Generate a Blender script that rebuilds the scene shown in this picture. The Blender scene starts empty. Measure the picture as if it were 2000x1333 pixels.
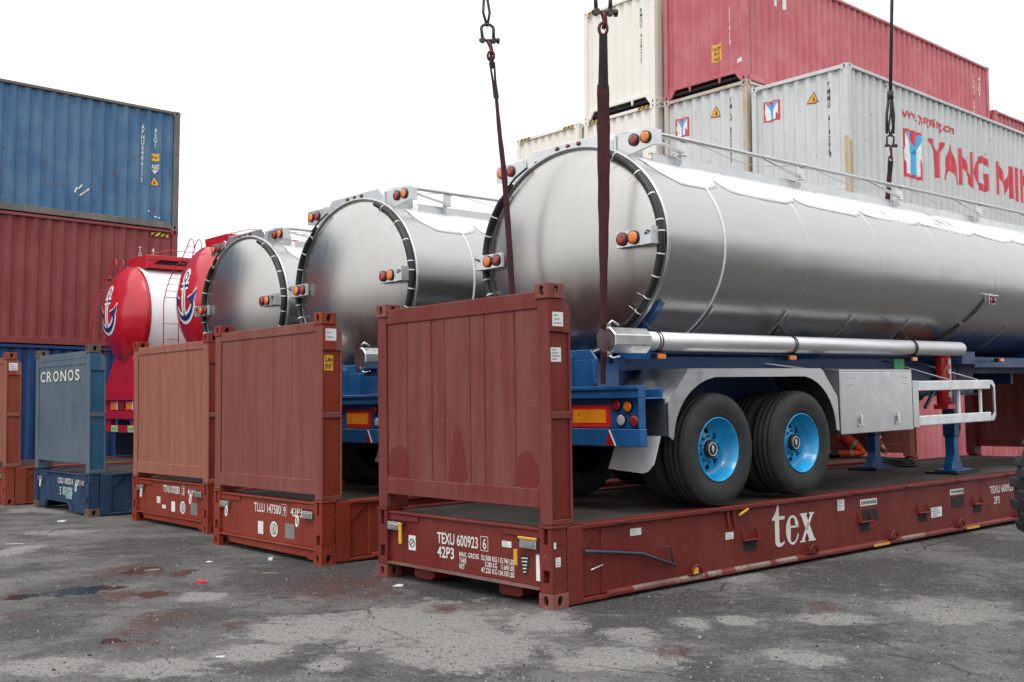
import bpy, bmesh, math, random
from mathutils import Vector, Matrix, Euler
from math import sin, cos, pi, radians, sqrt

S = bpy.context.scene
COL = S.collection
random.seed(7)

# ------------------------------------------------------------------ camera, world, sun, exposure
cam_d = bpy.data.cameras.new("camera")
cam = bpy.data.objects.new("camera", cam_d)
COL.objects.link(cam)
cam.location = (0, 0, 1.5413)
cam.rotation_euler = (radians(90 + 3.885), 0, 0)
cam_d.sensor_width = 36
cam_d.lens = 37.806
cam_d.clip_start = 0.05
cam_d.clip_end = 2000
S.camera = cam

SUN_EL, SUN_AZ = radians(56), radians(206)     # high and behind the camera, veiled by cloud
W = bpy.data.worlds.new("World")
S.world = W
W.use_nodes = True
nt = W.node_tree
nt.nodes.clear()
out = nt.nodes.new("ShaderNodeOutputWorld")
bg = nt.nodes.new("ShaderNodeBackground")
sky = nt.nodes.new("ShaderNodeTexSky")
sky.sky_type = 'NISHITA'
sky.sun_disc = False
sky.sun_elevation = SUN_EL
sky.sun_rotation = SUN_AZ
sky.dust_density = 5
mul = nt.nodes.new("ShaderNodeVectorMath"); mul.operation = 'SCALE'
mul.inputs[3].default_value = 0.10
nt.links.new(sky.outputs[0], mul.inputs[0])
tc = nt.nodes.new("ShaderNodeTexCoord")
sep = nt.nodes.new("ShaderNodeSeparateXYZ")
nt.links.new(tc.outputs['Generated'], sep.inputs[0])
ramp = nt.nodes.new("ShaderNodeMapRange")        # overcast: the zenith is brighter than the horizon
ramp.inputs[1].default_value = 0.0; ramp.inputs[2].default_value = 1.0
ramp.inputs[3].default_value = 1.12; ramp.inputs[4].default_value = 1.75
nt.links.new(sep.outputs[2], ramp.inputs[0])
cl_n = nt.nodes.new("ShaderNodeTexNoise"); cl_n.inputs['Scale'].default_value = 1.6; cl_n.inputs['Detail'].default_value = 4
nt.links.new(tc.outputs['Generated'], cl_n.inputs['Vector'])
cl_r = nt.nodes.new("ShaderNodeMapRange")
cl_r.inputs[1].default_value = .3; cl_r.inputs[2].default_value = .7
cl_r.inputs[3].default_value = .97; cl_r.inputs[4].default_value = 1.06
nt.links.new(cl_n.outputs[0], cl_r.inputs[0])
m1 = nt.nodes.new("ShaderNodeMath"); m1.operation = 'MULTIPLY'
nt.links.new(ramp.outputs[0], m1.inputs[0]); nt.links.new(cl_r.outputs[0], m1.inputs[1])
comb = nt.nodes.new("ShaderNodeCombineXYZ")
for i in range(3): nt.links.new(m1.outputs[0], comb.inputs[i])
mix = nt.nodes.new("ShaderNodeMix"); mix.data_type = 'RGBA'
mix.inputs[0].default_value = 0.90
nt.links.new(mul.outputs[0], mix.inputs[6]); nt.links.new(comb.outputs[0], mix.inputs[7])
nt.links.new(mix.outputs[2], bg.inputs[0])
bg.inputs[1].default_value = 1.0
nt.links.new(bg.outputs[0], out.inputs[0])

sun_d = bpy.data.lights.new("sun", 'SUN')
sun_d.energy = 1.1
sun_d.angle = radians(22)
sun_d.color = (1, .965, .92)
sun = bpy.data.objects.new("sun", sun_d)
COL.objects.link(sun)
sd = Vector((sin(SUN_AZ) * cos(SUN_EL), cos(SUN_AZ) * cos(SUN_EL), sin(SUN_EL)))
sun.rotation_euler = sd.to_track_quat('Z', 'Y').to_euler()

S.view_settings.view_transform = 'Standard'
S.view_settings.look = 'None'
S.view_settings.exposure = 0.12
S.view_settings.gamma = 1
S.view_settings.use_curve_mapping = False
S.cycles.max_bounces = 7
S.cycles.use_denoising = True

# ------------------------------------------------------------------ materials
MATS = {}


def nodes_of(name):
    m = bpy.data.materials.new(name)
    m.use_nodes = True
    t = m.node_tree
    return m, t, t.nodes['Principled BSDF']


def N(t, kind, **kw):
    n = t.nodes.new(kind)
    for k, v in kw.items():
        n.inputs[k].default_value = v
    return n


def noise(t, vec, scale, detail=3, rough=.55):
    n = N(t, "ShaderNodeTexNoise", Scale=scale, Detail=detail, Roughness=rough)
    t.links.new(vec, n.inputs['Vector'])
    return n.outputs[0]


def rng(t, src, a, b, c=0., d=1.):
    n = t.nodes.new("ShaderNodeMapRange")
    n.inputs[1].default_value = a; n.inputs[2].default_value = b
    n.inputs[3].default_value = c; n.inputs[4].default_value = d
    t.links.new(src, n.inputs[0])
    return n.outputs[0]


def mixc(t, fac, a, b, mode='MIX'):
    n = t.nodes.new("ShaderNodeMix"); n.data_type = 'RGBA'; n.blend_type = mode
    for sock, v in ((n.inputs[0], fac), (n.inputs[6], a), (n.inputs[7], b)):
        if hasattr(v, 'links'):
            t.links.new(v, sock)
        elif isinstance(v, (int, float)):
            sock.default_value = v
        else:
            sock.default_value = (*v, 1)
    return n.outputs[2]


def math_n(t, op, a, b=0.):
    n = t.nodes.new("ShaderNodeMath"); n.operation = op
    for k, v in enumerate((a, b)):
        if hasattr(v, 'links'):
            t.links.new(v, n.inputs[k])
        else:
            n.inputs[k].default_value = v
    return n.outputs[0]


def coords(t, sx=1, sy=1, sz=1):
    tcn = t.nodes.new("ShaderNodeTexCoord")
    inf = t.nodes.new("ShaderNodeObjectInfo")
    sc = t.nodes.new("ShaderNodeVectorMath"); sc.operation = 'SCALE'
    cmb = t.nodes.new("ShaderNodeCombineXYZ")
    for i in range(3): t.links.new(inf.outputs['Random'], cmb.inputs[i])
    t.links.new(cmb.outputs[0], sc.inputs[0]); sc.inputs[3].default_value = 37.
    ad = t.nodes.new("ShaderNodeVectorMath"); ad.operation = 'ADD'
    t.links.new(tcn.outputs['Object'], ad.inputs[0]); t.links.new(sc.outputs[0], ad.inputs[1])
    mp = t.nodes.new("ShaderNodeMapping"); mp.inputs['Scale'].default_value = (sx, sy, sz)
    t.links.new(ad.outputs[0], mp.inputs[0])
    return ad.outputs[0], mp.outputs[0]


def bump(t, b, h, strength=.2, dist=.01):
    n = t.nodes.new("ShaderNodeBump")
    n.inputs['Strength'].default_value = strength
    n.inputs['Distance'].default_value = dist
    t.links.new(h, n.inputs['Height'])
    t.links.new(n.outputs[0], b.inputs['Normal'])
    return n


def paint(name, rgb, fade=None, fade_amt=.6, rough=.5, rust=0.0, streak=.25, scr=0., bmp=.15, vert=False):
    """weathered paint: chalky fading, vertical run marks, rust spots, scuffs"""
    if name in MATS: return MATS[name]
    m, t, b = nodes_of(name)
    v, vs = coords(t, 5, 5, .45)
    fade = fade or tuple(min(1, c * 1.25 + .02) for c in rgb)
    if vert:                                   # dust that has settled in vertical drifts
        _, vv = coords(t, 4.2, 4.2, .35)
        big = math_n(t, 'MULTIPLY', rng(t, noise(t, vv, 1.6, 5, .6), .28, .60, 0, fade_amt), rng(t, noise(t, v, 2.2, 5, .65), .25, .55, .45, 1))
    else:
        big = rng(t, noise(t, v, 1.3, 5, .6), .38, .66, 0, fade_amt)
    c = mixc(t, big, rgb, fade)
    st = rng(t, noise(t, vs, 2.2, 4), .45, .75, 0, streak)
    c = mixc(t, st, c, tuple(x * .45 for x in rgb))
    if scr:
        _, v2 = coords(t, 1.2, 1.2, 9)
        sc = rng(t, noise(t, v2, 3, 6, .7), .66, .74, 0, scr)
        c = mixc(t, sc, c, (.42, .36, .32))
    if rust:
        rn = noise(t, v, 4.5, 8, .72)
        rm = rng(t, rn, .70 - .12 * rust, .74 - .12 * rust + .02, 0, .85)
        c = mixc(t, rm, c, (.13, .055, .028))
    t.links.new(c, b.inputs['Base Color'])
    t.links.new(rng(t, noise(t, v, 3, 4), .3, .7, rough - .12, rough + .15), b.inputs['Roughness'])
    b.inputs['Specular IOR Level'].default_value = .3
    bump(t, b, noise(t, v, 14, 5), bmp, .006)
    MATS[name] = m
    return m


def plain(name, rgb, rough=.5, metal=0., var=.12, spec=None, coat=0., bmp=0.):
    if name in MATS: return MATS[name]
    m, t, b = nodes_of(name)
    v, _ = coords(t)
    c = mixc(t, rng(t, noise(t, v, 6, 4), .3, .7), tuple(x * (1 - var) for x in rgb), tuple(min(1, x * (1 + var)) for x in rgb))
    t.links.new(c, b.inputs['Base Color'])
    t.links.new(rng(t, noise(t, v, 9, 4), .3, .7, max(.03, rough - .07), rough + .07), b.inputs['Roughness'])
    b.inputs['Metallic'].default_value = metal
    if coat: b.inputs['Coat Weight'].default_value = coat; b.inputs['Coat Roughness'].default_value = .08
    if bmp: bump(t, b, noise(t, v, 60, 4), bmp, .004)
    MATS[name] = m
    return m


def brushed(name, rgb=(.63, .64, .64), rough=.2, stretch=(1, 1, 1), amp=.08, bmp=.05, bscale=1.1, aniso=0.):
    if name in MATS: return MATS[name]
    m, t, b = nodes_of(name)
    v, vs = coords(t, *stretch)
    n1 = noise(t, vs, 6, 5, .6)
    c = mixc(t, rng(t, n1, .3, .7), tuple(x * .95 for x in rgb), tuple(min(1, x * 1.03) for x in rgb))
    t.links.new(c, b.inputs['Base Color'])
    t.links.new(rng(t, noise(t, vs, 3, 5), .3, .7, rough - amp, rough + amp), b.inputs['Roughness'])
    b.inputs['Metallic'].default_value = 1
    b.inputs['Anisotropic'].default_value = aniso
    if bmp: bump(t, b, noise(t, v, bscale, 3), bmp, .03)
    MATS[name] = m
    return m


M_ALU = brushed("tank_aluminium", (.46, .46, .455), .31, (4, .6, 4), .04, .03, .7)
M_HEAD = brushed("head_aluminium", (.52, .51, .487), .30, (3, 3, .5), .025, .05, .8)
M_ALU2 = brushed("plate_aluminium", (.66, .67, .68), .33, (2, 2, 2), .08, .05, 4)
M_TUBE = brushed("tube_aluminium", (.72, .73, .75), .50, (8, .6, 8), .06, .03, 3)
M_WHITEAL = plain("anodised_rail", (.74, .77, .80), .42, .15)
M_BLUE = plain("chassis_blue", (.010, .095, .27), .38, 0, .15, coat=.3)
M_DKBLUE = plain("frame_dark_blue", (.009, .045, .14), .42)
M_RIM = plain("rim_blue", (.008, .29, .58), .32, 0, .3, coat=.4)
def dusty_rubber():
    m, t, b = nodes_of("dusty_rubber")
    v, vs = coords(t)
    c = mixc(t, rng(t, noise(t, v, 5, 6, .7), .38, .66), (.014, .016, .018), (.030, .032, .033))
    c = mixc(t, rng(t, noise(t, v, 16, 6, .7), .60, .72, 0, .35), c, (.075, .072, .066))
    t.links.new(c, b.inputs['Base Color']); b.inputs['Roughness'].default_value = .75
    bump(t, b, noise(t, v, 50, 4), .35, .004)
    return m


M_BLACK = plain("black_plastic", (.012, .012, .014), .42)
M_RUBBER = plain("rubber", (.036, .041, .045), .70, 0, .25, bmp=.3)
M_RUBBER = dusty_rubber()
M_STEEL = brushed("galvanised", (.55, .56, .57), .38, (3, 3, 3), .1, .05, 6)
M_CHROME = brushed("chrome", (.8, .8, .8), .12, (3, 3, 3), .04, 0)
M_WHITE = plain("white_decal", (.78, .79, .78), .5)
M_REDLENS = plain("red_lens", (.30, .015, .02), .16, 0, .2, coat=.6)
M_AMBER = plain("amber_lens", (.80, .20, .02), .18, 0, .15, coat=.6)
M_CLEAR = plain("clear_lens", (.45, .43, .46), .15, 0, .15, coat=.6)
M_MARK_Y = plain("marker_amber", (.80, .27, .012), .35)
M_MARK_R = plain("marker_red", (.66, .022, .02), .35)
M_REDP = plain("vessel_red", (.50, .008, .022), .22, 0, .12, coat=.5)
M_WHITEP = plain("vessel_white", (.80, .81, .84), .25, 0, .05, coat=.4)
M_NAVY = plain("emblem_navy", (.012, .03, .16), .35)
M_YELLOW = plain("yellow_paint", (.72, .38, .03), .45)
M_STICK = plain("paper_label", (.72, .74, .73), .55)
M_STICKG = plain("grey_label", (.20, .195, .185), .6)
M_SHADOW = plain("dark_interior", (.012, .011, .012), .8)
M_TEXTBLK = plain("black_lettering", (.02, .02, .025), .5)
M_REDTXT = plain("red_lettering", (.60, .045, .07), .5)
M_CYAN = plain("cyan_emblem", (.05, .42, .75), .45)
M_LTRWHITE = paint("lettering_white", (.76, .75, .71), (.60, .56, .53), .5, .55, 0, .1)
M_STRAP = plain("sling_red", (.085, .013, .018), .85, 0, .45, bmp=.6)
def webbing():
    m, t, b = nodes_of("sling_webbing")
    v, vs = coords(t, 40, 40, 3)
    c = mixc(t, rng(t, noise(t, v, 3, 5), .35, .65), (.040, .010, .013), (.090, .017, .022))
    c = mixc(t, rng(t, noise(t, vs, 2, 3), .45, .7, 0, .8), c, (.030, .012, .014))
    t.links.new(c, b.inputs['Base Color']); b.inputs['Roughness'].default_value = .9
    bump(t, b, noise(t, vs, 6, 3), .8, .006)
    return m


M_STRAP = webbing()
M_STRAPB = plain("sling_dark", (.018, .012, .014), .85, 0, .4, bmp=.6)
M_ROPE = plain("wire_rope", (.035, .034, .034), .55, .3, .4)
M_IRON = plain("forged_iron", (.06, .055, .052), .45, .7, .35)
M_GREEN = plain("green_tag", (.02, .42, .12), .4)
M_RUSTY = paint("rusty_casting", (.19, .045, .040), (.25, .11, .09), .9, .65, .8, .3)

# ------------------------------------------------------------------ mesh builder
GOLD = (1 + sqrt(5)) / 2


class MB:
    def __init__(self):
        self.v, self.f, self.mi, self.sm = [], [], [], []
        self.mats = []
        self.cur = 0
        self.smooth = False

    def use(self, m):
        if m not in self.mats: self.mats.append(m)
        self.cur = self.mats.index(m)
        return self

    def face(self, pts):
        b = len(self.v)
        self.v += [tuple(p) for p in pts]
        self.f.append(tuple(range(b, b + len(pts)))); self.mi.append(self.cur); self.sm.append(self.smooth)

    def mesh(self, verts, faces, smooth=None):
        b = len(self.v)
        self.v += [tuple(p) for p in verts]
        for f in faces:
            self.f.append(tuple(i + b for i in f)); self.mi.append(self.cur)
            self.sm.append(self.smooth if smooth is None else smooth)
        return self

    def box(self, a, b, M=None):
        x0, x1 = sorted((a[0], b[0])); y0, y1 = sorted((a[1], b[1])); z0, z1 = sorted((a[2], b[2]))
        vs = [Vector((x, y, z)) for z in (z0, z1) for y in (y0, y1) for x in (x0, x1)]
        if M is not None: vs = [M @ v for v in vs]
        return self.mesh(vs, [(0, 2, 3, 1), (4, 5, 7, 6), (0, 1, 5, 4), (2, 6, 7, 3), (0, 4, 6, 2), (1, 3, 7, 5)], False)

    def prism(self, poly, axis, a, b):
        """2-D polygon (other two axes, in order) extruded along axis from a to b"""
        n = len(poly)
        ar = sum(poly[i][0] * poly[(i + 1) % n][1] - poly[(i + 1) % n][0] * poly[i][1] for i in range(n))
        if ar < 0: poly = poly[::-1]

        def P(p, t):
            return {0: (t, p[0], p[1]), 1: (p[0], t, p[1]), 2: (p[0], p[1], t)}[axis]
        vs = [P(p, a) for p in poly] + [P(p, b) for p in poly]
        fs = [tuple(range(n - 1, -1, -1)), tuple(range(n, 2 * n))]
        fs += [(i, (i + 1) % n, n + (i + 1) % n, n + i) for i in range(n)]
        if (axis == 1) != (a > b): fs = [f[::-1] for f in fs]
        return self.mesh(vs, fs, False)

    def tube(self, pts, r, n=8, caps=True, smooth=True, rs=None):
        pts = [Vector(p) for p in pts]
        vs, fs = [], []
        up = None
        for i, p in enumerate(pts):
            d = (pts[min(i + 1, len(pts) - 1)] - pts[max(i - 1, 0)]).normalized()
            if up is None:
                up = d.orthogonal().normalized()
            up = (up - d * up.dot(d)).normalized()
            s = d.cross(up)
            rr = rs[i] if rs else r
            for k in range(n):
                a = 2 * pi * k / n
                vs.append(p + (up * cos(a) + s * sin(a)) * rr)
        for i in range(len(pts) - 1):
            for k in range(n):
                k2 = (k + 1) % n
                fs.append((i * n + k, i * n + k2, (i + 1) * n + k2, (i + 1) * n + k))
        self.mesh(vs, fs, smooth)
        if caps:
            self.mesh(vs[:n], [tuple(range(n - 1, -1, -1))], False)
            self.mesh(vs[-n:], [tuple(range(n))], False)
        return self

    def lathe(self, prof, M=None, n=32, closed=False, smooth=True):
        """profile of (radius, height) about the local Z axis"""
        vs, fs = [], []
        for r, z in prof:
            for k in range(n):
                a = 2 * pi * k / n
                vs.append(Vector((r * cos(a), r * sin(a), z)))
        m = len(prof)
        for i in range(m - 1 if not closed else m):
            j = (i + 1) % m
            for k in range(n):
                k2 = (k + 1) % n
                fs.append((i * n + k, i * n + k2, j * n + k2, j * n + k))
        if M is not None: vs = [M @ v for v in vs]
        return self.mesh(vs, fs, smooth)

    def disc(self, c, r, nrm, n=20):
        nrm = Vector(nrm).normalized(); u = nrm.orthogonal().normalized(); w = nrm.cross(u)
        self.face([Vector(c) + (u * cos(2 * pi * k / n) + w * sin(2 * pi * k / n)) * r for k in range(n)])

    def cyl(self, a, b, r, n=16, r2=None):
        return self.tube([a, b], r, n, True, True, [r, r if r2 is None else r2])

    def holed(self, o, ux, uy, w, h, hw, hh, cx=.5, cy=.5, depth=.02):
        """rectangular plate with an oval hole and a short tunnel behind it"""
        o, ux, uy = Vector(o), Vector(ux), Vector(uy)
        nz = ux.cross(uy).normalized()
        c = Vector((w * cx, h * cy))
        K = 16
        inn, outp = [], []
        for k in range(K):
            a = 2 * pi * k / K
            ca, sa = cos(a), sin(a)
            e = 2.6
            rr = (abs(ca) ** e + abs(sa) ** e) ** (-1 / e)
            inn.append(Vector((c.x + hw * ca * rr, c.y + hh * sa * rr)))
            # to rectangle border, corners at 45 deg steps
            mx = max(abs(ca), abs(sa)); px, py = ca / mx, sa / mx
            outp.append(Vector((c.x + (px * (w - c.x) if px > 0 else px * c.x), c.y + (py * (h - c.y) if py > 0 else py * c.y))))
        P = lambda q, dz=0: o + ux * q.x + uy * q.y - nz * dz
        vs = [P(q) for q in outp] + [P(q) for q in inn] + [P(q, depth) for q in inn]
        fs = []
        for k in range(K):
            k2 = (k + 1) % K
            fs.append((k, k2, K + k2, K + k))
            fs.append((K + k, K + k2, 2 * K + k2, 2 * K + k))
        return self.mesh(vs, fs, False)

    def casting(self, x0, y0, z0, w=.162, d=.178, h=.118):
        X, Y, Z = Vector((1, 0, 0)), Vector((0, 1, 0)), Vector((0, 0, 1))
        o = Vector((x0, y0, z0))
        self.holed(o, X, Z, w, h, .026, .040, depth=.03)
        self.holed(o + X * w + Y * d, -X, Z, w, h, .026, .040, depth=.03)
        self.holed(o + X * w, Y, Z, d, h, .026, .040, depth=.03)
        self.holed(o + Y * d, -Y, Z, d, h, .026, .040, depth=.03)
        self.holed(o + Z * h, X, Y, w, d, .055, .03, depth=.03)
        self.face([o, o + Y * d, o + X * w + Y * d, o + X * w])
        return self

    def text(self, s, o, r, u, H, Wd=None, align='L', clip=None):
        """flat lettering; cap height H, overall width Wd, lower-left at o along r, up u"""
        me = text_mesh(s)
        xs = [v[0] for v in me[0]]; ys = [v[1] for v in me[0]]
        x0, x1, y0, y1 = min(xs), max(xs), min(ys), max(ys)
        cap = text_cap()
        sy = H / cap
        sx = (Wd / (x1 - x0)) if Wd else sy * .62
        o, r, u = Vector(o), Vector(r), Vector(u)
        vs = [o + r * ((x - x0) * sx) + u * (y * sy) for x, y in me[0]]
        return self.mesh(vs, me[1], False)

    def piece(self, name):
        if not hasattr(self, 'pieces'): self.pieces = []
        self.pieces.append((name, len(self.f)))
        return self

    def split(self):
        ps = getattr(self, 'pieces', [])
        for k, (nm, a) in enumerate(ps):
            b = ps[k + 1][1] if k + 1 < len(ps) else len(self.f)
            if b <= a: continue
            r = MB(); ids = {}
            used = sorted({m for m in self.mi[a:b]})
            r.mats = [self.mats[m] for m in used]
            for f, mi, sm in zip(self.f[a:b], self.mi[a:b], self.sm[a:b]):
                nf = []
                for v in f:
                    if v not in ids: ids[v] = len(r.v); r.v.append(self.v[v])
                    nf.append(ids[v])
                r.f.append(tuple(nf)); r.mi.append(used.index(mi)); r.sm.append(sm)
            yield nm, r

    def build_pieces(self, parent, kind=None):
        for nm, r in self.split():
            if kind: r = wrapped(r, kind)
            r.build(nm, None, parent)

    def build(self, name, mat=None, parent=None, bevel=0., seg=1, smooth_angle=None):
        me = bpy.data.meshes.new(name)
        me.from_pydata(self.v, [], self.f)
        if not self.mats:
            self.mats = [mat]
        for m in self.mats: me.materials.append(m)
        me.polygons.foreach_set('material_index', self.mi)
        me.polygons.foreach_set('use_smooth', self.sm)
        bm = bmesh.new(); bm.from_mesh(me)
        bmesh.ops.remove_doubles(bm, verts=bm.verts, dist=1e-5)
        bm.to_mesh(me); bm.free()
        me.update()
        ob = bpy.data.objects.new(name, me)
        COL.objects.link(ob)
        if parent: ob.parent = parent
        if bevel:
            bv = ob.modifiers.new('bevel', 'BEVEL'); bv.width = bevel; bv.segments = seg
            bv.limit_method = 'ANGLE'; bv.angle_limit = radians(40)
        return ob


_T = {}


BOLD = [.016]


def text_mesh(s):
    if (s, BOLD[0]) in _T: return _T[(s, BOLD[0])]
    cu = bpy.data.curves.new("t", 'FONT')
    cu.body = s; cu.resolution_u = 3; cu.offset = BOLD[0]
    ob = bpy.data.objects.new("t", cu)
    me = bpy.data.meshes.new_from_object(ob)
    r = ([(v.co.x, v.co.y) for v in me.vertices], [tuple(p.vertices) for p in me.polygons])
    bpy.data.objects.remove(ob); bpy.data.curves.remove(cu); bpy.data.meshes.remove(me)
    _T[(s, BOLD[0])] = r
    return r


_CAP = []


def text_cap():
    if not _CAP: _CAP.append(max(y for _, y in text_mesh("H")[0]))
    return _CAP[0]


def tag(o, label=None, cat=None, group=None, kind=None):
    if label: o['label'] = label
    if cat: o['category'] = cat
    if group: o['group'] = group
    if kind: o['kind'] = kind
    return o


def empty(name, loc=(0, 0, 0), rot=(0, 0, 0), label=None, cat=None, group=None, parent=None):
    o = bpy.data.objects.new(name, None)
    o.empty_display_size = .3
    COL.objects.link(o)
    o.location = loc; o.rotation_euler = rot
    if parent: o.parent = parent
    return tag(o, label, cat, group)


def kids(o):
    return [c for c in bpy.data.objects if c.parent == o]


def copy_tree(o, parent=None):
    c = o.copy(); COL.objects.link(c); c.parent = parent
    for ch in kids(o): copy_tree(ch, c)
    return c


# ------------------------------------------------------------------ site frames: x across, y along the racks, z up
FR = [(.3216, 8.5756, 48.739, 1.042), (-1.9383, 11.0615, 48.545, .691), (-3.914, 13.944, 48.470, .931),
      (-6.3236, 16.1834, 48.275, 1.10), (-8.55, 18.25, 48.4, 1.0)]
YARD = radians(48.6)
UV = Vector((cos(YARD), -sin(YARD), 0)); LV = Vector((sin(YARD), cos(YARD), 0))
ORG = Vector((FR[0][0], FR[0][1], 0))


def frame_rot(i): return Euler((radians(FR[i][3]), 0, -radians(FR[i][2])), 'XYZ')


def frame_mat(i):
    return Matrix.Translation((FR[i][0], FR[i][1], 0)) @ frame_rot(i).to_matrix().to_4x4()


def at(i, x, y, z): return frame_mat(i) @ Vector((x, y, z))


def yard(u, l, z=0): return ORG + UV * u + LV * l + Vector((0, 0, z))


def sms(x):
    x = max(0, min(1, x)); return x * x * (3 - 2 * x)


def ground_h(x, y):
    q = Vector((x, y, 0)) - ORG
    u, s = q.dot(UV), q.dot(LV)
    g = .0158 * max(0, min(s - .35, 13.8))
    g += .22 * sms((-u - 7.2) / 1.) * sms((s - 12.7) / .9)
    g += .14 * sms((-u - 16) / 2.2) * (1 - sms((s - 8) / 4))
    return g


# ------------------------------------------------------------------ ground
def build_ground():
    def axis(lo, hi, fine0, fine1, df, dc):
        r = []; x = lo
        while x < hi:
            r.append(x)
            x += df if fine0 <= x < fine1 else dc
        r.append(hi)
        return r
    xs = [-400, -200, -100, -60] + axis(-40, 40, -22, 22, .5, 2) + [60, 100, 200, 400]
    ys = [-200, -100, -50, -20, -8] + axis(-4, 60, -4, 44, .5, 2) + [80, 140, 300, 600]
    vs = [(x, y, ground_h(x, y)) for y in ys for x in xs]
    n = len(xs)
    fs = [(j * n + i, j * n + i + 1, (j + 1) * n + i + 1, (j + 1) * n + i) for j in range(len(ys) - 1) for i in range(n - 1)]
    mb = MB(); mb.mesh(vs, fs, True)
    m, t, b = nodes_of("yard_asphalt")
    tcn = t.nodes.new("ShaderNodeTexCoord"); P = tcn.outputs['Object']
    n1 = noise(t, P, .45, 6, .6); n2 = noise(t, P, 2.6, 6, .65); n3 = noise(t, P, 38, 5, .7); n4 = noise(t, P, 130, 3, .6); n5 = noise(t, P, 9, 5, .65)
    c = mixc(t, rng(t, n1, .40, .60), (.072, .072, .073), (.150, .147, .141))
    c = mixc(t, rng(t, n2, .46, .70, 0, .55), c, (.19, .186, .178))

    def blobs(lst, edge, amp):
        acc = None
        wob = math_n(t, 'ADD', math_n(t, 'MULTIPLY', math_n(t, 'SUBTRACT', n2, .5), amp), math_n(t, 'MULTIPLY', math_n(t, 'SUBTRACT', n5, .5), amp * .9))
        for (cx, cy, rx, ry, ang) in lst:
            mp = t.nodes.new("ShaderNodeMapping"); mp.vector_type = 'TEXTURE'
            mp.inputs['Location'].default_value = (cx, cy, 0)
            mp.inputs['Rotation'].default_value = (0, 0, radians(ang))
            mp.inputs['Scale'].default_value = (rx, ry, 1000)
            t.links.new(P, mp.inputs[0])
            ln = t.nodes.new("ShaderNodeVectorMath"); ln.operation = 'LENGTH'
            t.links.new(mp.outputs[0], ln.inputs[0])
            d = math_n(t, 'ADD', ln.outputs['Value'], wob)
            k = rng(t, d, 1 - edge, 1 + edge, 1, 0)
            acc = k if acc is None else math_n(t, 'MAXIMUM', acc, k)
        return acc
    c = mixc(t, rng(t, n5, .48, .66, 0, .5), c, (.19, .186, .178))
    c = mixc(t, rng(t, n5, .30, .44, .65, 0), c, (.062, .062, .064))
    n6 = noise(t, P, 1.25, 8, .68)
    rag = rng(t, n6, .53, .575)
    c = mixc(t, math_n(t, 'MULTIPLY', rag, .55), c, mixc(t, rng(t, n3, .36, .62), (.10, .099, .097), (.30, .294, .282)))
    rag2 = rng(t, n6, .475, .43)
    c = mixc(t, math_n(t, 'MULTIPLY', rag2, .65), c, mixc(t, rng(t, n3, .36, .62), (.026, .026, .028), (.085, .084, .083)))
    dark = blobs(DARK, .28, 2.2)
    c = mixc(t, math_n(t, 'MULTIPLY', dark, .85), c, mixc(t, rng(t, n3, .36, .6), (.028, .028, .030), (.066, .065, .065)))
    pale = math_n(t, 'MULTIPLY', blobs(PALE, .22, 2.6), rng(t, n5, .30, .48, .70, 1))
    palec = mixc(t, rng(t, n3, .3, .7), (.24, .236, .226), (.40, .392, .376))
    c = mixc(t, math_n(t, 'MULTIPLY', pale, .95), c, palec)
    rust = math_n(t, 'MULTIPLY', blobs(RUST, .25, 2.6), rng(t, n2, .35, .55))
    c = mixc(t, math_n(t, 'MULTIPLY', rust, .85), c, (.085, .020, .014))
    # aggregate speckle
    c = mixc(t, rng(t, n3, .55, .66, 0, .7), c, (.27, .264, .252))
    c = mixc(t, rng(t, n3, .36, .46, .8, 0), c, (.032, .032, .034))
    c = mixc(t, rng(t, n4, .56, .68, 0, .5), c, (.33, .322, .31))
    c = mixc(t, rng(t, n4, .32, .44, .6, 0), c, (.03, .03, .032))
    # cracks
    vo = t.nodes.new("ShaderNodeTexVoronoi"); vo.feature = 'DISTANCE_TO_EDGE'; vo.inputs['Scale'].default_value = .42
    wv = t.nodes.new("ShaderNodeVectorMath"); wv.operation = 'SCALE'; wv.inputs[3].default_value = .45
    nn = N(t, "ShaderNodeTexNoise", Scale=1.3, Detail=6); t.links.new(P, nn.inputs['Vector'])
    t.links.new(nn.outputs['Color'], wv.inputs[0])
    av = t.nodes.new("ShaderNodeVectorMath"); av.operation = 'ADD'
    t.links.new(P, av.inputs[0]); t.links.new(wv.outputs[0], av.inputs[1]); t.links.new(av.outputs[0], vo.inputs['Vector'])
    crack = math_n(t, 'MULTIPLY', rng(t, vo.outputs[0], .002, .008, 1, 0), rng(t, n1, .50, .60))
    c = mixc(t, math_n(t, 'MULTIPLY', crack, .8), c, (.025, .025, .025))
    pud = blobs(PUDDLE, .10, 2.6)
    c = mixc(t, math_n(t, 'MULTIPLY', pud, .92), c, (.020, .021, .024))
    t.links.new(c, b.inputs['Base Color'])
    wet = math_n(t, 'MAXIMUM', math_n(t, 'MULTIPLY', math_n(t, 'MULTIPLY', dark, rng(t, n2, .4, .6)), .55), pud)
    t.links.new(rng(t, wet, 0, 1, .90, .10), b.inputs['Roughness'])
    b.inputs['Specular IOR Level'].default_value = .35
    h = math_n(t, 'ADD', math_n(t, 'MULTIPLY', n3, .9), math_n(t, 'ADD', math_n(t, 'MULTIPLY', n2, 1.2), math_n(t, 'MULTIPLY', crack, -.5)))
    bn = bump(t, b, math_n(t, 'ADD', h, math_n(t, 'MULTIPLY', n5, 1.2)), .9, .035)
    t.links.new(rng(t, pud, 0, 1, .95, .06), bn.inputs['Strength'])
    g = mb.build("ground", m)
    tag(g, kind='structure')


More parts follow.
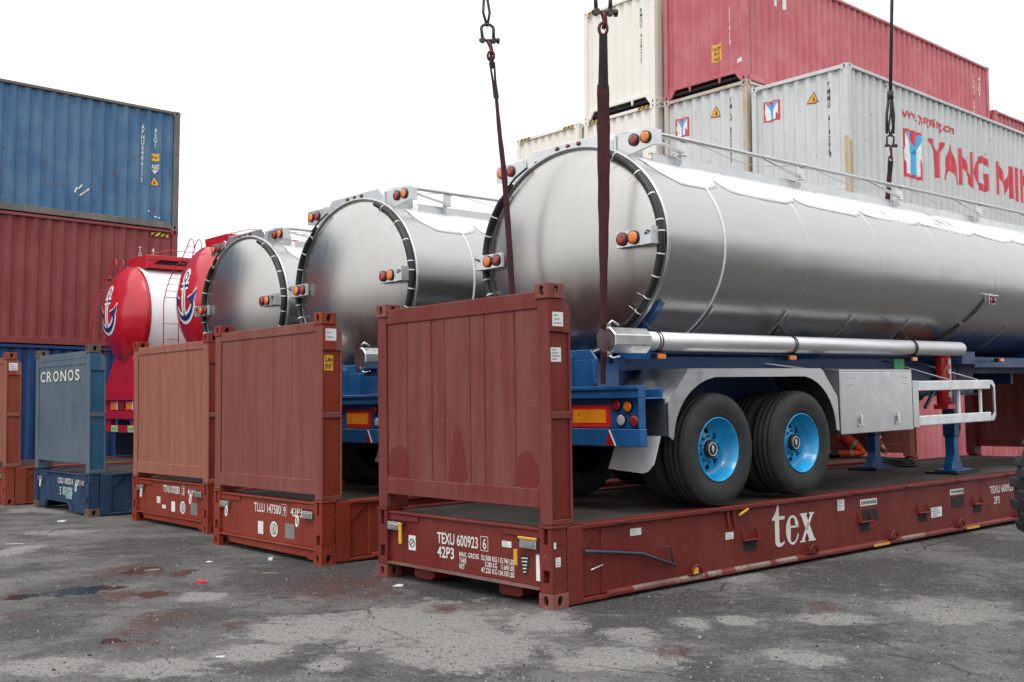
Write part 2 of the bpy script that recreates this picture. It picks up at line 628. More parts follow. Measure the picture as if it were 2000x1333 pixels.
# world positions of the marks on the ground: (x, y, rx, ry, rotation)
PALE = [(-0.71, 8.06, 0.71, 0.82, 0), (-1.49, 7.78, 0.4, 0.54, 0), (-0.3, 7.17, 0.5, 0.57, 0), (0.21, 8.09, 0.28, 0.44, 0), (-2.79, 6.72, 0.35, 0.22, 0), (-2.16, 6.66, 0.39, 0.21, 0), (-1.68, 7.06, 0.23, 0.33, 0), (0.66, 6.92, 0.4, 0.32, 0), (0.85, 7.61, 0.21, 0.32, 0), (-2.63, 9.21, 0.21, 0.22, 0), (1.33, 8.03, 0.13, 0.23, 0), (1.68, 8.15, 0.15, 0.17, 0), (2.13, 10.09, 0.24, 0.31, 0), (-5.61, 12.35, 0.2, 0.46, 0), (-1.47, 7.67, 0.18, 0.19, 0), (-1.11, 6.77, 0.13, 0.17, 0), (1.85, 6.95, 0.23, 0.22, 0), (3.4, 8.35, 0.47, 0.52, 0), (2.42, 8.2, 0.27, 0.22, 0), (-7.36, 17.63, 0.71, 0.66, 0), (-5.88, 14.17, 0.4, 0.33, 0)]
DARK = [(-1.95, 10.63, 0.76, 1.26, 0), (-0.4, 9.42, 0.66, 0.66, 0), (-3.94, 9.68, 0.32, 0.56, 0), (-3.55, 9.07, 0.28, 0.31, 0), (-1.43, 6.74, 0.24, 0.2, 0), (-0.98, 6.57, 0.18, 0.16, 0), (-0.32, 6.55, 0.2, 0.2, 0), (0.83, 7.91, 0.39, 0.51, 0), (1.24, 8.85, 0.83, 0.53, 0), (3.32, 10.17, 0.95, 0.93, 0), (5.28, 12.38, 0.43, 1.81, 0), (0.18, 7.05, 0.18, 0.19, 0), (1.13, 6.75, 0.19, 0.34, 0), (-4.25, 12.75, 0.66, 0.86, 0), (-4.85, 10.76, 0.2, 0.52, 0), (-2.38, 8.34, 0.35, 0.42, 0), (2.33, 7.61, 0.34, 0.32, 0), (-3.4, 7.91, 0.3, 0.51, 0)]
RUST = [(-3.8, 10.76, 0.27, 0.52, 0), (-3.32, 9.32, 0.22, 0.33, 0), (-4.25, 9.26, 0.09, 0.33, 0), (-2.69, 7.8, 0.14, 0.18, 0), (-2.5, 7.35, 0.14, 0.16, 0), (-2.64, 8.23, 0.21, 0.3, 0), (-1.46, 9.78, 0.55, 0.79, 0), (1.04, 7.09, 0.12, 0.22, 0), (-2.02, 8.0, 0.1, 0.17, 0), (-3.77, 8.27, 0.07, 0.15, 0), (-0.55, 8.65, 0.14, 0.22, 0), (2.47, 8.65, 0.12, 0.22, 0)]
PUDDLE = [(-3.75, 9.55, .28, .30, 0), (-3.1, 9.35, .14, .20, 0), (-3.62, 10.75, .2, .28, 0), (-2.72, 7.45, .10, .10, 0), (-3.2, 10.6, .10, .22, 0), (-4.15, 9.2, .12, .16, 0)]
build_ground()

# ------------------------------------------------------------------ shipping containers
PITCH = .278


def corr(s, depth):
    q = s % PITCH
    if q < .072: return 0.
    if q < .140: return -depth * (q - .072) / .068
    if q < .210: return -depth
    return -depth * (1 - (q - .210) / .068)


def corr_pts(a, b):
    pts = [a]
    k = math.floor(a / PITCH)
    while True:
        for d in (0, .072, .140, .210):
            s = k * PITCH + d
            if s > a + 1e-6 and s < b - 1e-6: pts.append(s)
        k += 1
        if k * PITCH > b: break
    return pts + [b]


SIDE_X, END_Y = -.045, .05      # crest planes of the side and end panels
CW, CL = 2.438, 12.192
_CM = {}


def container_meshes(H):
    if H in _CM: return _CM[H]
    d = {}
    mb = MB()                                   # posts and rails
    pw, pd = .12, .14
    for x0 in (-CW, -pw):
        for y0 in (0.004, CL - pd - .004):
            mb.box((x0 + (.003 if x0 < -1 else 0), y0, .118), (x0 + pw - (0 if x0 < -1 else .003), y0 + pd, H - .118))
    for x0, x1 in ((-CW + .004, -CW + .07), (-.07, -.004)):
        mb.box((x0, .15, H - .072), (x1, CL - .15, H - .008))
        mb.box((x0, .18, .025), (x1, CL - .18, .17))
    for y0, y1 in ((.012, .075), (CL - .075, CL - .012)):
        mb.box((-CW + .15, y0, H - .085), (-.15, y1, H - .006))
    # front sill stands above a dark gap, with chamfered ends and two lugs
    mb.prism([(-CW + .13, .03), (-CW + .20, .03), (-CW + .34, .215), (-.34, .215), (-.20, .03), (-.13, .03), (-.13, .30), (-CW + .13, .30)], 1, .02, .075)
    for xx in (-CW * .68, -CW * .32):
        mb.prism([(xx - .035, .216), (xx + .035, .216), (xx + .018, .09), (xx - .018, .09)], 1, .022, .06)
    mb.box((-CW + .15, CL - .075, .025), (-.15, CL - .02, .17))
    d['frame'] = mb
    mb = MB()                                   # right side
    ps = corr_pts(.14, CL - .14)
    z0, z1 = .171, H - .073
    from mathutils import noise as mn
    dent = lambda p, q, k: .009 * mn.noise(Vector((p * .8 + k, q * 1.1, k))) + .005 * mn.noise(Vector((p * 2.3, q * 2.0, k + 5)))
    NR = 9
    for s, e in zip(ps[:-1], ps[1:]):
        a, c = SIDE_X + corr(s, .050), SIDE_X + corr(e, .050)
        for r in range(NR):
            za, zb = z0 + (z1 - z0) * r / NR, z0 + (z1 - z0) * (r + 1) / NR
            f = lambda y, z: min(0.002, dent(y, z, 1.3)) if 0 < r < NR or True else 0
            mb.face([(a + f(s, za), s, za), (c + f(e, za), e, za), (c + f(e, zb), e, zb), (a + f(s, zb), s, zb)])
    d['side_panel'] = mb
    mb = MB()
    for s, e in zip(ps[:-1], ps[1:]):
        a, c = -CW - SIDE_X - corr(s, .036), -CW - SIDE_X - corr(e, .036)
        mb.face([(c, e, z0), (a, s, z0), (a, s, z1), (c, e, z1)])
    d['far_side'] = mb
    mb = MB()                                   # front end
    ps = corr_pts(.12, CW - .12)
    z0, z1 = .301, H - .086
    for s, e in zip(ps[:-1], ps[1:]):
        a, c = END_Y - corr(s, .050), END_Y - corr(e, .050)
        for r in range(NR):
            za, zb = z0 + (z1 - z0) * r / NR, z0 + (z1 - z0) * (r + 1) / NR
            f = lambda y, z: -min(0.002, dent(y, z, 7.7))
            mb.face([(s - CW, a + f(s, za), za), (e - CW, c + f(e, za), za), (e - CW, c + f(e, zb), zb), (s - CW, a + f(s, zb), zb)])
    d['end_panel'] = mb
    mb = MB()                                   # door end
    for x0, x1 in ((-CW + .12, -CW / 2 - .006), (-CW / 2 + .006, -.12)):
        mb.box((x0, CL - .09, .172), (x1, CL - .05, H - .087))
        for q in (.3, .75):
            xx = x0 + (x1 - x0) * q
            mb.tube([(xx, CL - .03, .18), (xx, CL - .03, H - .1)], .018, 6)
    d['door'] = mb
    mb = MB()
    ps = corr_pts(.16, CL - .16)
    for s, e in zip(ps[:-1], ps[1:]):
        a, c = H - .014 + corr(s, .02), H - .014 + corr(e, .02)
        mb.face([(-CW + .07, s, a), (-.07, s, a), (-.07, e, c), (-CW + .07, e, c)])
    d['roof'] = mb
    mb = MB()
    mb.box((-CW + .072, .08, .1), (-.072, CL - .08, .16))
    d['floor'] = mb
    mb = MB(); mb.casting(-.162, 0, 0); d['cast'] = mb
    _CM[H] = d
    return d


_OBJ = {}


def shared(key, name, mb, mat, parent, bevel=0):
    if key not in _OBJ:
        o = mb.build(name, mat, None, bevel)
        _OBJ[key] = o
        o.parent = parent
    else:
        o = _OBJ[key].copy(); COL.objects.link(o); o.parent = parent
    o.material_slots[0].link = 'OBJECT'
    o.material_slots[0].material = mat
    return o


def container(u, l, z, mat, label, group, H=2.896, marks=None, frame_mat_=None):
    fm = frame_mat_ or mat
    root = empty("shipping_container", yard(u, l, z), (0, 0, -YARD), label, "shipping container", group)
    d = container_meshes(H)
    shared((H, 'f'), "frame", d['frame'], fm, root, .006)
    for k, n in (('side_panel', 'side_panel'), ('far_side', 'side_panel'), ('end_panel', 'end_panel'), ('door', 'door'), ('roof', 'roof')):
        shared((H, k), n, d[k], mat, root)
    shared((H, 'floor'), "floor", d['floor'], M_SHADOW, root)
    for x in (0, -CW + .162):
        for y in (0, CL - .178):
            for zz in (0, H - .118):
                o = shared('cast', "corner_casting", d['cast'], fm, root)
                o.location = (x, y, zz)
    if marks: marks(root, H)
    return root


def wrapped(mb_src, kind):
    """push flat lettering onto the corrugated panel it is painted on"""
    bm = bmesh.new()
    vs = [bm.verts.new(v) for v in mb_src.v]
    fc = []
    for f, mi in zip(mb_src.f, mb_src.mi):
        try:
            x = bm.faces.new([vs[i] for i in f]); x.material_index = mi
        except ValueError:
            pass
    ax = 1 if kind == 'side' else 0
    off = 0 if kind == 'side' else CW
    co = [v.co[ax] + off for v in bm.verts]
    for s in corr_pts(min(co) - .01, max(co) + .01):
        nrm = Vector((0, 0, 0)); nrm[ax] = 1
        p = Vector((0, 0, 0)); p[ax] = s - off
        bmesh.ops.bisect_plane(bm, geom=bm.verts[:] + bm.edges[:] + bm.faces[:], plane_co=p, plane_no=nrm)
    for v in bm.verts:
        s = v.co[ax] + off
        if kind == 'side': v.co.x += corr(s, .050)
        else: v.co.y -= corr(s, .050)
    r = MB(); r.mats = mb_src.mats
    bm.verts.index_update()
    r.v = [tuple(v.co) for v in bm.verts]
    r.f = [tuple(v.index for v in f.verts) for f in bm.faces]
    r.mi = [f.material_index for f in bm.faces]; r.sm = [False] * len(r.f)
    bm.free()
    return r


def vtext(mb, s, o, r, H, step, w=.62):
    mb.piece('container_code')
    _vtext(mb, s, o, r, H, step)


def _vtext(mb, s, o, r, H, step):
    """characters one below another from the top point o"""
    for k, ch in enumerate(s):
        if ch == ' ': continue
        xs = [p[0] for p in text_mesh(ch)[0]]
        wd = (max(xs) - min(xs)) * H / text_cap() * .75
        q = Vector(o) - Vector((0, 0, k * step + H)) + Vector(r) * (H * .27 - wd / 2)
        mb.text(ch, q, r, (0, 0, 1), H, wd)


YR, XR = (0, 1, 0), (1, 0, 0)
EPS = .007


def on_side(mb): return SIDE_X + EPS


def ym_logo(mb, o, r, w, h, kind):
    """white square with a red border and the red, white and cyan emblem"""
    mb.piece("emblem")
    r = Vector(r); o = Vector(o); nrm = Vector((1, 0, 0)) if kind == 'side' else Vector((0, -1, 0))

    def poly(pts, lift):
        mb.face([o + r * (x * w) + Vector((0, 0, y * h)) + nrm * lift for x, y in pts])
    mb.use(M_REDTXT); poly([(0, 0), (1, 0), (1, 1), (0, 1)], 0)
    mb.use(M_WHITE); poly([(.09, .07), (.91, .07), (.91, .93), (.09, .93)], .003)
    mb.use(M_REDTXT)
    poly([(.30, .93), (.70, .93), (.51, .60)], .005)
    poly([(.09, .93), (.13, .93), (.13, .62), (.09, .55)], .005); poly([(.09, .07), (.15, .07), (.15, .30), (.09, .38)], .005)
    poly([(.80, .07), (.91, .07), (.91, .30), (.80, .45)], .005)
    mb.use(M_CYAN)
    poly([(.40, .07), (.60, .07), (.61, .50), (.41, .50)], .007)
    poly([(.41, .501), (.61, .501), (.91, .86), (.91, .93), (.72, .93), (.52, .62)], .007)
    poly([(.12, .93), (.31, .93), (.60, .502), (.412, .502)], .007)


def tri(mb, c, w, h, r, nrm, m):
    mb.piece('warning_sign')
    mb.use(M_TEXTBLK)
    c, r, nrm = Vector(c), Vector(r), Vector(nrm); Z = Vector((0, 0, 1))
    mb.face([c - r * w / 2, c + r * w / 2, c + Z * h])
    mb.use(m)
    k = .82
    mb.face([c - r * w / 2 * k + Z * h * .07 + nrm * .003, c + r * w / 2 * k + Z * h * .07 + nrm * .003, c + Z * h * .9 + nrm * .003])
    mb.use(M_TEXTBLK)
    mb.face([c + Z * h * .2 + nrm * .005 - r * .02, c + Z * h * .2 + nrm * .005 + r * .03, c + Z * h * .62 + nrm * .005])


def hazard(mb, o, r, L, h, nrm):
    mb.piece('hazard_stripe')
    o, r, nrm = Vector(o), Vector(r), Vector(nrm); Z = Vector((0, 0, 1))
    mb.use(M_YELLOW); mb.face([o, o + r * L, o + r * L + Z * h, o + Z * h])
    mb.use(M_TEXTBLK)
    n = max(3, int(L / .12)); st = L / n
    for k in range(n):
        a = k * st
        mb.face([o + r * a + nrm * .003, o + r * (a + st * .5) + nrm * .003, o + r * min(L, a + st * .5 + h) * 1 + Z * h + nrm * .003 if a + st * .5 + h <= L else o + r * L + Z * h + nrm * .003,
                 o + r * min(L, a + h) + Z * h + nrm * .003])


P_YM = paint("container_grey", (.57, .60, .60), (.66, .67, .66), .5, .5, .55, .22)
P_YMP = paint("container_grey_rusty", (.52, .50, .44), (.50, .36, .22), .9, .6, 1.0, .35)
P_TAN = paint("tan_primer", (.50, .36, .17), (.55, .48, .36), .9, .6, .6, .3)
P_CRM = paint("container_cream", (.80, .79, .71), (.84, .83, .76), .5, .5, 0, .10)
P_RUP = paint("container_faded_red", (.47, .115, .135), (.54, .20, .22), .8, .5, .15, .2)
P_LBL = paint("container_blue", (.048, .135, .27), (.10, .20, .30), .8, .5, .8, .35)
P_LRD = paint("container_maroon", (.215, .042, .045), (.25, .068, .070), .7, .55, .35, .25)
P_DBL = paint("container_navy", (.012, .048, .16), (.02, .06, .17), .6, .5, .1, .2)
P_LBP = paint("post_grey_brown", (.13, .13, .12), (.20, .17, .14), .9, .6, .9, .4)


def marks_ym1(root, H):
    e = MB(); e.use(M_TEXTBLK)
    vtext(e, "YMMU 414295", (-.53, END_Y - EPS, 2.60), XR, .125, .145)
    e.text("8", (-.50, END_Y - EPS, .98), XR, (0, 0, 1), .115)
    ym_logo(e, (-2.14, END_Y - EPS, 2.05), XR, .40, .46, 'end')
    tri(e, (-.88, END_Y - EPS, 2.22), .30, .27, XR, (0, -1, 0), M_YELLOW)
    e.build_pieces(root, 'end')
    m = MB(); m.use(M_REDTXT)
    X = SIDE_X + EPS
    m.piece("lettering")
    BOLD[0] = .026
    m.text("YANG", (X, 3.50, 1.05), YR, (0, 0, 1), .84, 2.98)
    mx, mw, mh = 6.92, .98, .84
    for q in ([(0, 0), (.2, 0), (.2, 1), (0, 1)], [(.8, 0), (1, 0), (1, 1), (.8, 1)], [(.2, .62), (.5, .05), (.5, .45), (.2, 1)], [(.5, .05), (.8, .62), (.8, 1), (.5, .45)]):
        m.face([(X, mx + a * mw, 1.05 + c * mh) for a, c in q])
    m.text("ING", (X, 8.02, 1.05), YR, (0, 0, 1), .84, 1.95)
    BOLD[0] = .016
    m.piece("web_address")
    m.text("www.yangming.com", (X, 2.30, 2.20), YR, (0, 0, 1), .22, 2.42)
    ym_logo(m, (X, 2.33, .84), YR, .90, 1.10, 'side')
    m.build_pieces(root, 'side')
    r = MB()
    r.box((-.105, -.001, .15), (-.012, .0035, 1.35)); r.box((-.0065, .012, .15), (-.0005, .13, 1.25))
    r.build("bare_post_plate", P_TAN, root)


def marks_ym2(root, H):
    e = MB(); e.use(M_TEXTBLK)
    vtext(e, "YMLU 852282", (-.52, END_Y - EPS, 2.58), XR, .115, .138)
    ym_logo(e, (-2.12, END_Y - EPS, 1.95), XR, .38, .46, 'end')
    tri(e, (-.92, END_Y - EPS, 2.22), .28, .27, XR, (0, -1, 0), M_YELLOW)
    hazard(e, (-.55, END_Y - .03, H - .08), XR, .4, .07, (0, -1, 0))
    e.build_pieces(root, 'end')


def marks_redup(root, H):
    e = MB(); e.use(M_LTRWHITE)
    vtext(e, "TEXU 537415", (-.52, END_Y - EPS, 2.55), XR, .12, .145)
    e.text("6", (-.5, END_Y - EPS, .93), XR, (0, 0, 1), .12)
    e.piece('caution_label'); e.use(M_YELLOW); e.face([(-1.0, END_Y - EPS, .62), (-.72, END_Y - EPS, .62), (-.72, END_Y - EPS, 1.04), (-1.0, END_Y - EPS, 1.04)])
    e.use(M_TEXTBLK)
    e.text("CAUTION", (-.98, END_Y - EPS - .003, .90), XR, (0, 0, 1), .08, .24)
    e.text("9'6\"", (-.95, END_Y - EPS - .003, .78), XR, (0, 0, 1), .08, .18)
    e.text("HIGH", (-.95, END_Y - EPS - .003, .66), XR, (0, 0, 1), .08, .18)
    e.piece('paper_label'); e.use(M_WHITE); e.face([(-.31, END_Y - EPS, .46), (-.15, END_Y - EPS, .46), (-.15, END_Y - EPS, .56), (-.31, END_Y - EPS, .56)])
    e.build_pieces(root, 'end')
    m = MB(); m.use(M_LTRWHITE)
    X = SIDE_X + EPS
    m.piece('lettering'); m.text("11", (X, 1.25, 2.05), YR, (0, 0, 1), .45, .42)
    vtext(m, "TEXU 537415 6", (X, 11.30, 2.5), YR, .11, .15)
    vtext(m, "45G1", (X, 11.62, 2.5), YR, .11, .15)
    tri(m, (X, 11.6, .42), .3, .3, YR, (1, 0, 0), M_YELLOW)
    m.build_pieces(root, 'side')


def marks_cream(root, H):
    e = MB(); e.use(M_TEXTBLK)
    vtext(e, "BMOU 428217", (-.50, END_Y - EPS, 2.5), XR, .10, .13)
    e.use(M_YELLOW)
    hazard(e, (-CW + .16, .008, H - .08), XR, .42, .07, (0, -1, 0))
    e.build_pieces(root)


def marks_creamlow(root, H):
    e = MB()
    hazard(e, (-CW + .16, .008, H - .08), XR, .42, .07, (0, -1, 0))
    hazard(e, (-.58, .008, H - .08), XR, .42, .07, (0, -1, 0))
    e.build_pieces(root)


def marks_lblue(root, H):
    m = MB(); m.use(M_LTRWHITE)
    X = SIDE_X + EPS
    vtext(m, "APHU648611", (X, 11.27, 2.46), YR, .11, .125)
    m.text("2", (X, 11.27, 1.08), YR, (0, 0, 1), .11)
    vtext(m, "45G1", (X, 11.58, 2.42), YR, .10, .12)
    m.piece('height_label'); m.use(M_YELLOW); m.face([(X, 11.52, 1.62), (X, 11.70, 1.62), (X, 11.70, 1.80), (X, 11.52, 1.80)])
    m.use(M_TEXTBLK); m.text("9'6\"", (X + .004, 11.53, 1.67), YR, (0, 0, 1), .07, .15)
    m.piece('class_mark'); m.use(M_LTRWHITE); m.text("ABS", (X, 11.52, 1.42), YR, (0, 0, 1), .12, .18)
    m.face([(X, 11.54, 1.40), (X, 11.61, 1.31), (X, 11.68, 1.40)])
    tri(m, (X, 11.60, 1.02), .24, .24, YR, (1, 0, 0), M_YELLOW)
    m.piece('scuff_mark'); m.use(M_LTRWHITE)
    for a, zz, L in ((9.72, .62, .05), (9.84, .56, .14), (9.92, .62, .12), (9.80, .70, .10)):
        m.face([(X, a, zz), (X, a + .03, zz - .02), (X, a + L + .03, zz + .10), (X, a + L, zz + .12)])
    for a, zz in ((11.45, .38), (11.62, .26), (11.7, .25)):
        m.face([(X, a, zz), (X, a + .05, zz), (X, a + .05, zz + .03), (X, a, zz + .03)])
    m.build_pieces(root, 'side')


def marks_lred(root, H):
    m = MB(); m.use(M_LTRWHITE)
    X = SIDE_X + EPS
    vtext(m, "TGBU 573920", (X, 11.27, 2.42), YR, .11, .13)
    vtext(m, "45G1", (X, 11.58, 2.42), YR, .11, .13)
    hazard(m, (X + .03, 11.55, H - .19), YR, .40, .09, (1, 0, 0))
    m.build_pieces(root, 'side')


GR = "containers in the stack behind the steel tankers"
z0 = .205
container(-5.69, 13.95, z0, P_RUP, "faded red container at the bottom of the right stack, seen between the landing legs", GR)
container(-5.69, 13.95, z0 + 2.897, P_YM, "grey container hidden behind the nearest steel tanker under the one with big red lettering", GR)
container(-5.69, 13.95, z0 + 5.794, P_YM, "grey container with large red lettering along its side, nearest corner of the stack", GR, marks=marks_ym1, frame_mat_=P_YM)
z0 = .425
container(-8.2, 13.88, z0, P_LRD, "maroon container at the bottom of the stack's second column", GR)
container(-8.2, 13.88, z0 + 2.897, P_YM, "grey container in the middle of the second column behind the steel tanker", GR)
container(-8.2, 13.88, z0 + 5.794, P_YM, "grey container with rusty corner posts directly under the faded red one", GR, marks=marks_ym2, frame_mat_=P_YMP)
container(-8.2, 13.88, z0 + 8.691, P_RUP, "faded red container on top of the right stack with a yellow caution label", GR, marks=marks_redup)
container(-10.78, 13.72, z0, P_CRM, "cream container at the bottom of the cream column", GR)
container(-10.78, 13.72, z0 + 2.897, P_CRM, "cream container second from the bottom of the cream column", GR)
container(-10.78, 13.72, z0 + 5.794, P_CRM, "cream container under the tall topmost cream one, hazard stripes along its top", GR, marks=marks_creamlow)
container(-10.78, 13.72, z0 + 8.691, P_CRM, "topmost cream container left of the faded red one", GR, marks=marks_cream)
container(-13.3, 13.6, z0, P_CRM, "cream container at the bottom of the leftmost cream column", GR)
container(-13.3, 13.6, z0 + 2.897, P_CRM, "cream container in the middle of the leftmost cream column", GR)
container(-13.3, 13.6, z0 + 5.794, P_CRM, "leftmost cream container, only its top edge showing above the tanker", GR, marks=marks_creamlow)
for k in range(4):
    container(-8.2, 26.4, z0 + k * 2.592, P_RUP, ["red container at the foot of the farthest column", "second red container up in the farthest column", "third red container up in the farthest column",
                                                 "red container whose top edge shows at the far right above the grey one"][k], GR, H=2.591)
GL = "containers in the left stack"
container(-18.4, -7.14, .165, P_DBL, "dark blue container at the bottom of the left stack", GL)
container(-18.4, -7.14, .165 + 2.897, P_LRD, "maroon container between two blue ones in the left stack", GL, marks=marks_lred)
container(-18.4, -7.14, .165 + 5.794, P_LBL, "weathered blue container on top of the left stack", GL, marks=marks_lblue, frame_mat_=P_LBP)

# ------------------------------------------------------------------ flat racks
RL, RH = 12.192, 2.591
SERIF_T = [(0, .60), (.07, .66), (.20, .80), (.26, 1.0), (.36, 1.0), (.36, .70), (.60, .70), (.60, .62), (.36, .62), (.36, .18), (.40, .09), (.48, .085), (.58, .14), (.61, .08), (.48, -.01), (.33, -.02), (.21, .03), (.17, .14), (.17, .62), (0, .62)]


def serif_tex(mb, o, r, H, Wd):
    """the three serif letters t, e, x as outlined polygons"""
    o, r = Vector(o), Vector(r); Z = Vector((0, 0, 1))
    P = lambda x, y: o + r * (x * Wd) + Z * (y * H)
    sx = .36
    # t
    def strip(pts): mb.face([P(x, y) for x, y in pts])
    strip([(.06, .12), (.16, .12), (.16, .70), (.06, .70)])
    strip([(0, .62), (.06, .62), (.06, .70), (0, .66)])
    strip([(0, .66), (.06, .70), (.16, .70), (.16, 1.0), (.13, 1.0), (.09, .82)])
    strip([(.16, .62), (.29, .62), (.29, .70), (.16, .70)])
    strip([(.06, .12), (.075, .03), (.13, -.02), (.20, -.02), (.28, .05), (.27, .10), (.21, .065), (.17, .07), (.16, .12)])
    # e: annulus with contrast, crossbar, open lower right
    cx, cy, ax, ay = .47, .335, .155, .355
    K = 22
    for k in range(K):
        a0 = radians(8 + (340 - 8) * k / K); a1 = radians(8 + (340 - 8) * (k + 1) / K)
        def pt(a, inner):
            th = .085 if abs(cos(a)) > .2 else .06
            wx = .018 + .095 * max(0, -cos(a)) + .070 * max(0, cos(a)) * (1 if sin(a) > 0 else .2)
            wy = .06
            if not inner: return (cx + ax * cos(a), cy + ay * sin(a))
            return (cx + (ax - wx) * cos(a), cy + (ay - wy) * sin(a))
        strip([pt(a0, 0), pt(a1, 0), pt(a1, 1), pt(a0, 1)][::-1] if False else [pt(a0, 1), pt(a0, 0), pt(a1, 0), pt(a1, 1)])
    strip([(.37, .385), (.615, .385), (.615, .435), (.37, .435)])
    # x: thick and thin diagonals with serifs
    strip([(.68, .66), (.805, .66), (1.0, .04), (.87, .04)])
    strip([(.68, .04), (.745, .04), (.975, .66), (.91, .66)])
    for a, b, y in ((.655, .83, .66), (.875, 1.0, .66), (.645, .78, 0), (.85, 1.03, 0)):
        strip([(a, y), (b, y), (b, y + .04), (a, y + .04)])


def flat_rack(i, mat_wall, mat_post, mat_base, label, style, mat_cast=None):
    x, y, yaw, tilt = FR[i]
    mat_cast = mat_cast or mat_base
    root = empty("flat_rack", (x, y, 0), frame_rot(i), label, "flat rack container", "flat rack containers standing in a row")
    Wd = CW
    # ---- base frame
    b = MB()
    for sx in (0, 1):
        X = lambda v: v if sx == 0 else -Wd - v
        # corner posts below the deck, built from plates so that slots stay open
        for yy in (0, RL):
            Y = lambda v: v if yy == 0 else RL - v
            b.box((X(-.155), Y(.006), .118), (X(-.006), Y(.165), .20))
            b.box((X(-.155), Y(.006), .20), (X(-.115), Y(.165), .30))
            b.box((X(-.045), Y(.006), .20), (X(-.006), Y(.165), .30))
            b.box((X(-.110), Y(.06), .20), (X(-.05), Y(.165), .30))
            b.box((X(-.155), Y(.006), .30), (X(-.006), Y(.165), .50))
            b.box((X(-.162), Y(.0), .628), (X(0), Y(.178), .652))
            b.box((X(-.155), Y(.06), .50), (X(-.006), Y(.165), .628))
            b.box((X(-.155), Y(.006), .50), (X(-.105), Y(.06), .628))
            b.box((X(-.058), Y(.006), .50), (X(-.006), Y(.06), .628))
            # reinforcement beside the post
            b.box((X(-.14), Y(.18), .01), (X(-.012), Y(.36), .63))
            b.box((X(-.14), Y(.36), .05), (X(-.05), Y(.62), .60))
            b.box((X(-.14), Y(.36), .012), (X(-.012), Y(.66), .045))
            b.prism([(Y(.36), .40), (Y(.62), .62), (Y(.36), .62)], 0, X(-.12), X(-.03))
        # side beam: web and flanges
        b.box((X(-.052), .6, .05), (X(-.040), RL - .6, .60))
        b.box((X(-.15), .36, .602), (X(-.005), RL - .36, .640))
        b.prism([(X(-.16), .052), (X(-.008), .020), (X(-.008), .052), (X(-.03), .075), (X(-.16), .075)], 1, .64, RL - .64)
    if style != 'arch':
        b.box((-Wd + .155, .045, .155), (-.155, .065, .622))
        b.box((-Wd + .155, -.0 + .006, .135), (-.155, .12, .155))
        b.box((-Wd + .155, .02, .602), (-.155, .10, .625))
    if style == 'lip':
        for xx in (-1.83, -.62):
            b.prism([(xx - .15, .134), (xx + .15, .134), (xx + .15, .05), (xx + .11, .025), (xx - .11, .025), (xx - .15, .05)], 1, .10, .45)
    elif style == 'skirt':
        b.prism([(-Wd + .157, .154), (-Wd + .30, .154), (-Wd + .38, .06), (-.38, .05), (-.30, .13), (-.157, .154)], 1, .03, .055)
        b.prism([(-.38, .055), (-.30, .03), (-.20, .03), (-.157, .154), (-.30, .154)], 1, .032, .06)
    else:
        b.prism([(-Wd + .155, .622), (-Wd + .155, .03), (-Wd + .48, .03), (-Wd + .56, .15), (-Wd + .66, .18), (-.90, .18), (-.80, .15), (-.72, .03), (-.155, .03), (-.155, .622)], 1, .05, .07)
        b.prism([(-Wd + .48, .03), (-Wd + .52, .03), (-Wd + .58, .14), (-Wd + .67, .165), (-.91, .165), (-.82, .14), (-.76, .03), (-.72, .03), (-.80, .152), (-.90, .182), (-Wd + .66, .182), (-Wd + .56, .152)], 1, -.002, .048)
        b.box((-Wd + .155, .02, .602), (-.155, .10, .625))
        b.box((-Wd + .25, 2.5, .05), (-.25, 2.52, .55))
    b.box((-Wd + .155, RL - .065, .05), (-.155, RL - .045, .622))
    for yy in [1.5 + k * 1.35 for k in range(7)]:
        b.box((-Wd + .06, yy, .30), (-.06, yy + .09, .596))
    if i == 0:
        for yy in (1.78, 3.62, 5.2, 6.75, 8.3):           # lashing rings on the lower flange
            b.tube([(.0, yy + .07 * cos(a), .082 + .075 * sin(a)) for a in [pi * k / 6 for k in range(7)]], .014, 6)
            b.box((-.04, yy - .1, .076), (.004, yy + .1, .088))
        for yy in (2.62, 4.65, 5.9, 7.25, 9.0):           # stepped lashing pockets
            b.box((-.04, yy - .13, .30), (.012, yy + .13, .312))
            b.prism([(-.038, .312), (.002, .312), (-.038, .42)], 1, yy - .12, yy - .11)
            b.prism([(-.038, .312), (.002, .312), (-.038, .42)], 1, yy + .11, yy + .12)
        for yy in (.75, 2.0, 3.35, 4.4, 5.5, 6.7, 8.0):   # flange lugs
            b.box((-.01, yy, .612), (.012, yy + .13, .638))
        for yy in (2.25, 2.34):
            b.prism([(yy, .60), (yy + .03, .60), (yy + .06, .44), (yy + .03, .44)], 0, -.038, -.015)
    b.build("base_frame", mat_base, root, .006)
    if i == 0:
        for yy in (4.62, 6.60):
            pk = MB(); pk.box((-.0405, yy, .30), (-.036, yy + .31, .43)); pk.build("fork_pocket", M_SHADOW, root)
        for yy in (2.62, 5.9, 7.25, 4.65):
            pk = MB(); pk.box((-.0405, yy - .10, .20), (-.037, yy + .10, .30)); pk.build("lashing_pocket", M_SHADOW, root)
    # ---- timber deck
    d = MB()
    nb = 14; wb = (Wd - .32) / nb
    for k in range(nb):
        d.box((-Wd + .16 + k * wb, .18, .588), (-Wd + .16 + (k + 1) * wb - .006, RL - .18, .622 + .003 * random.random()))
    d.build("deck", M_DECK, root, .003)
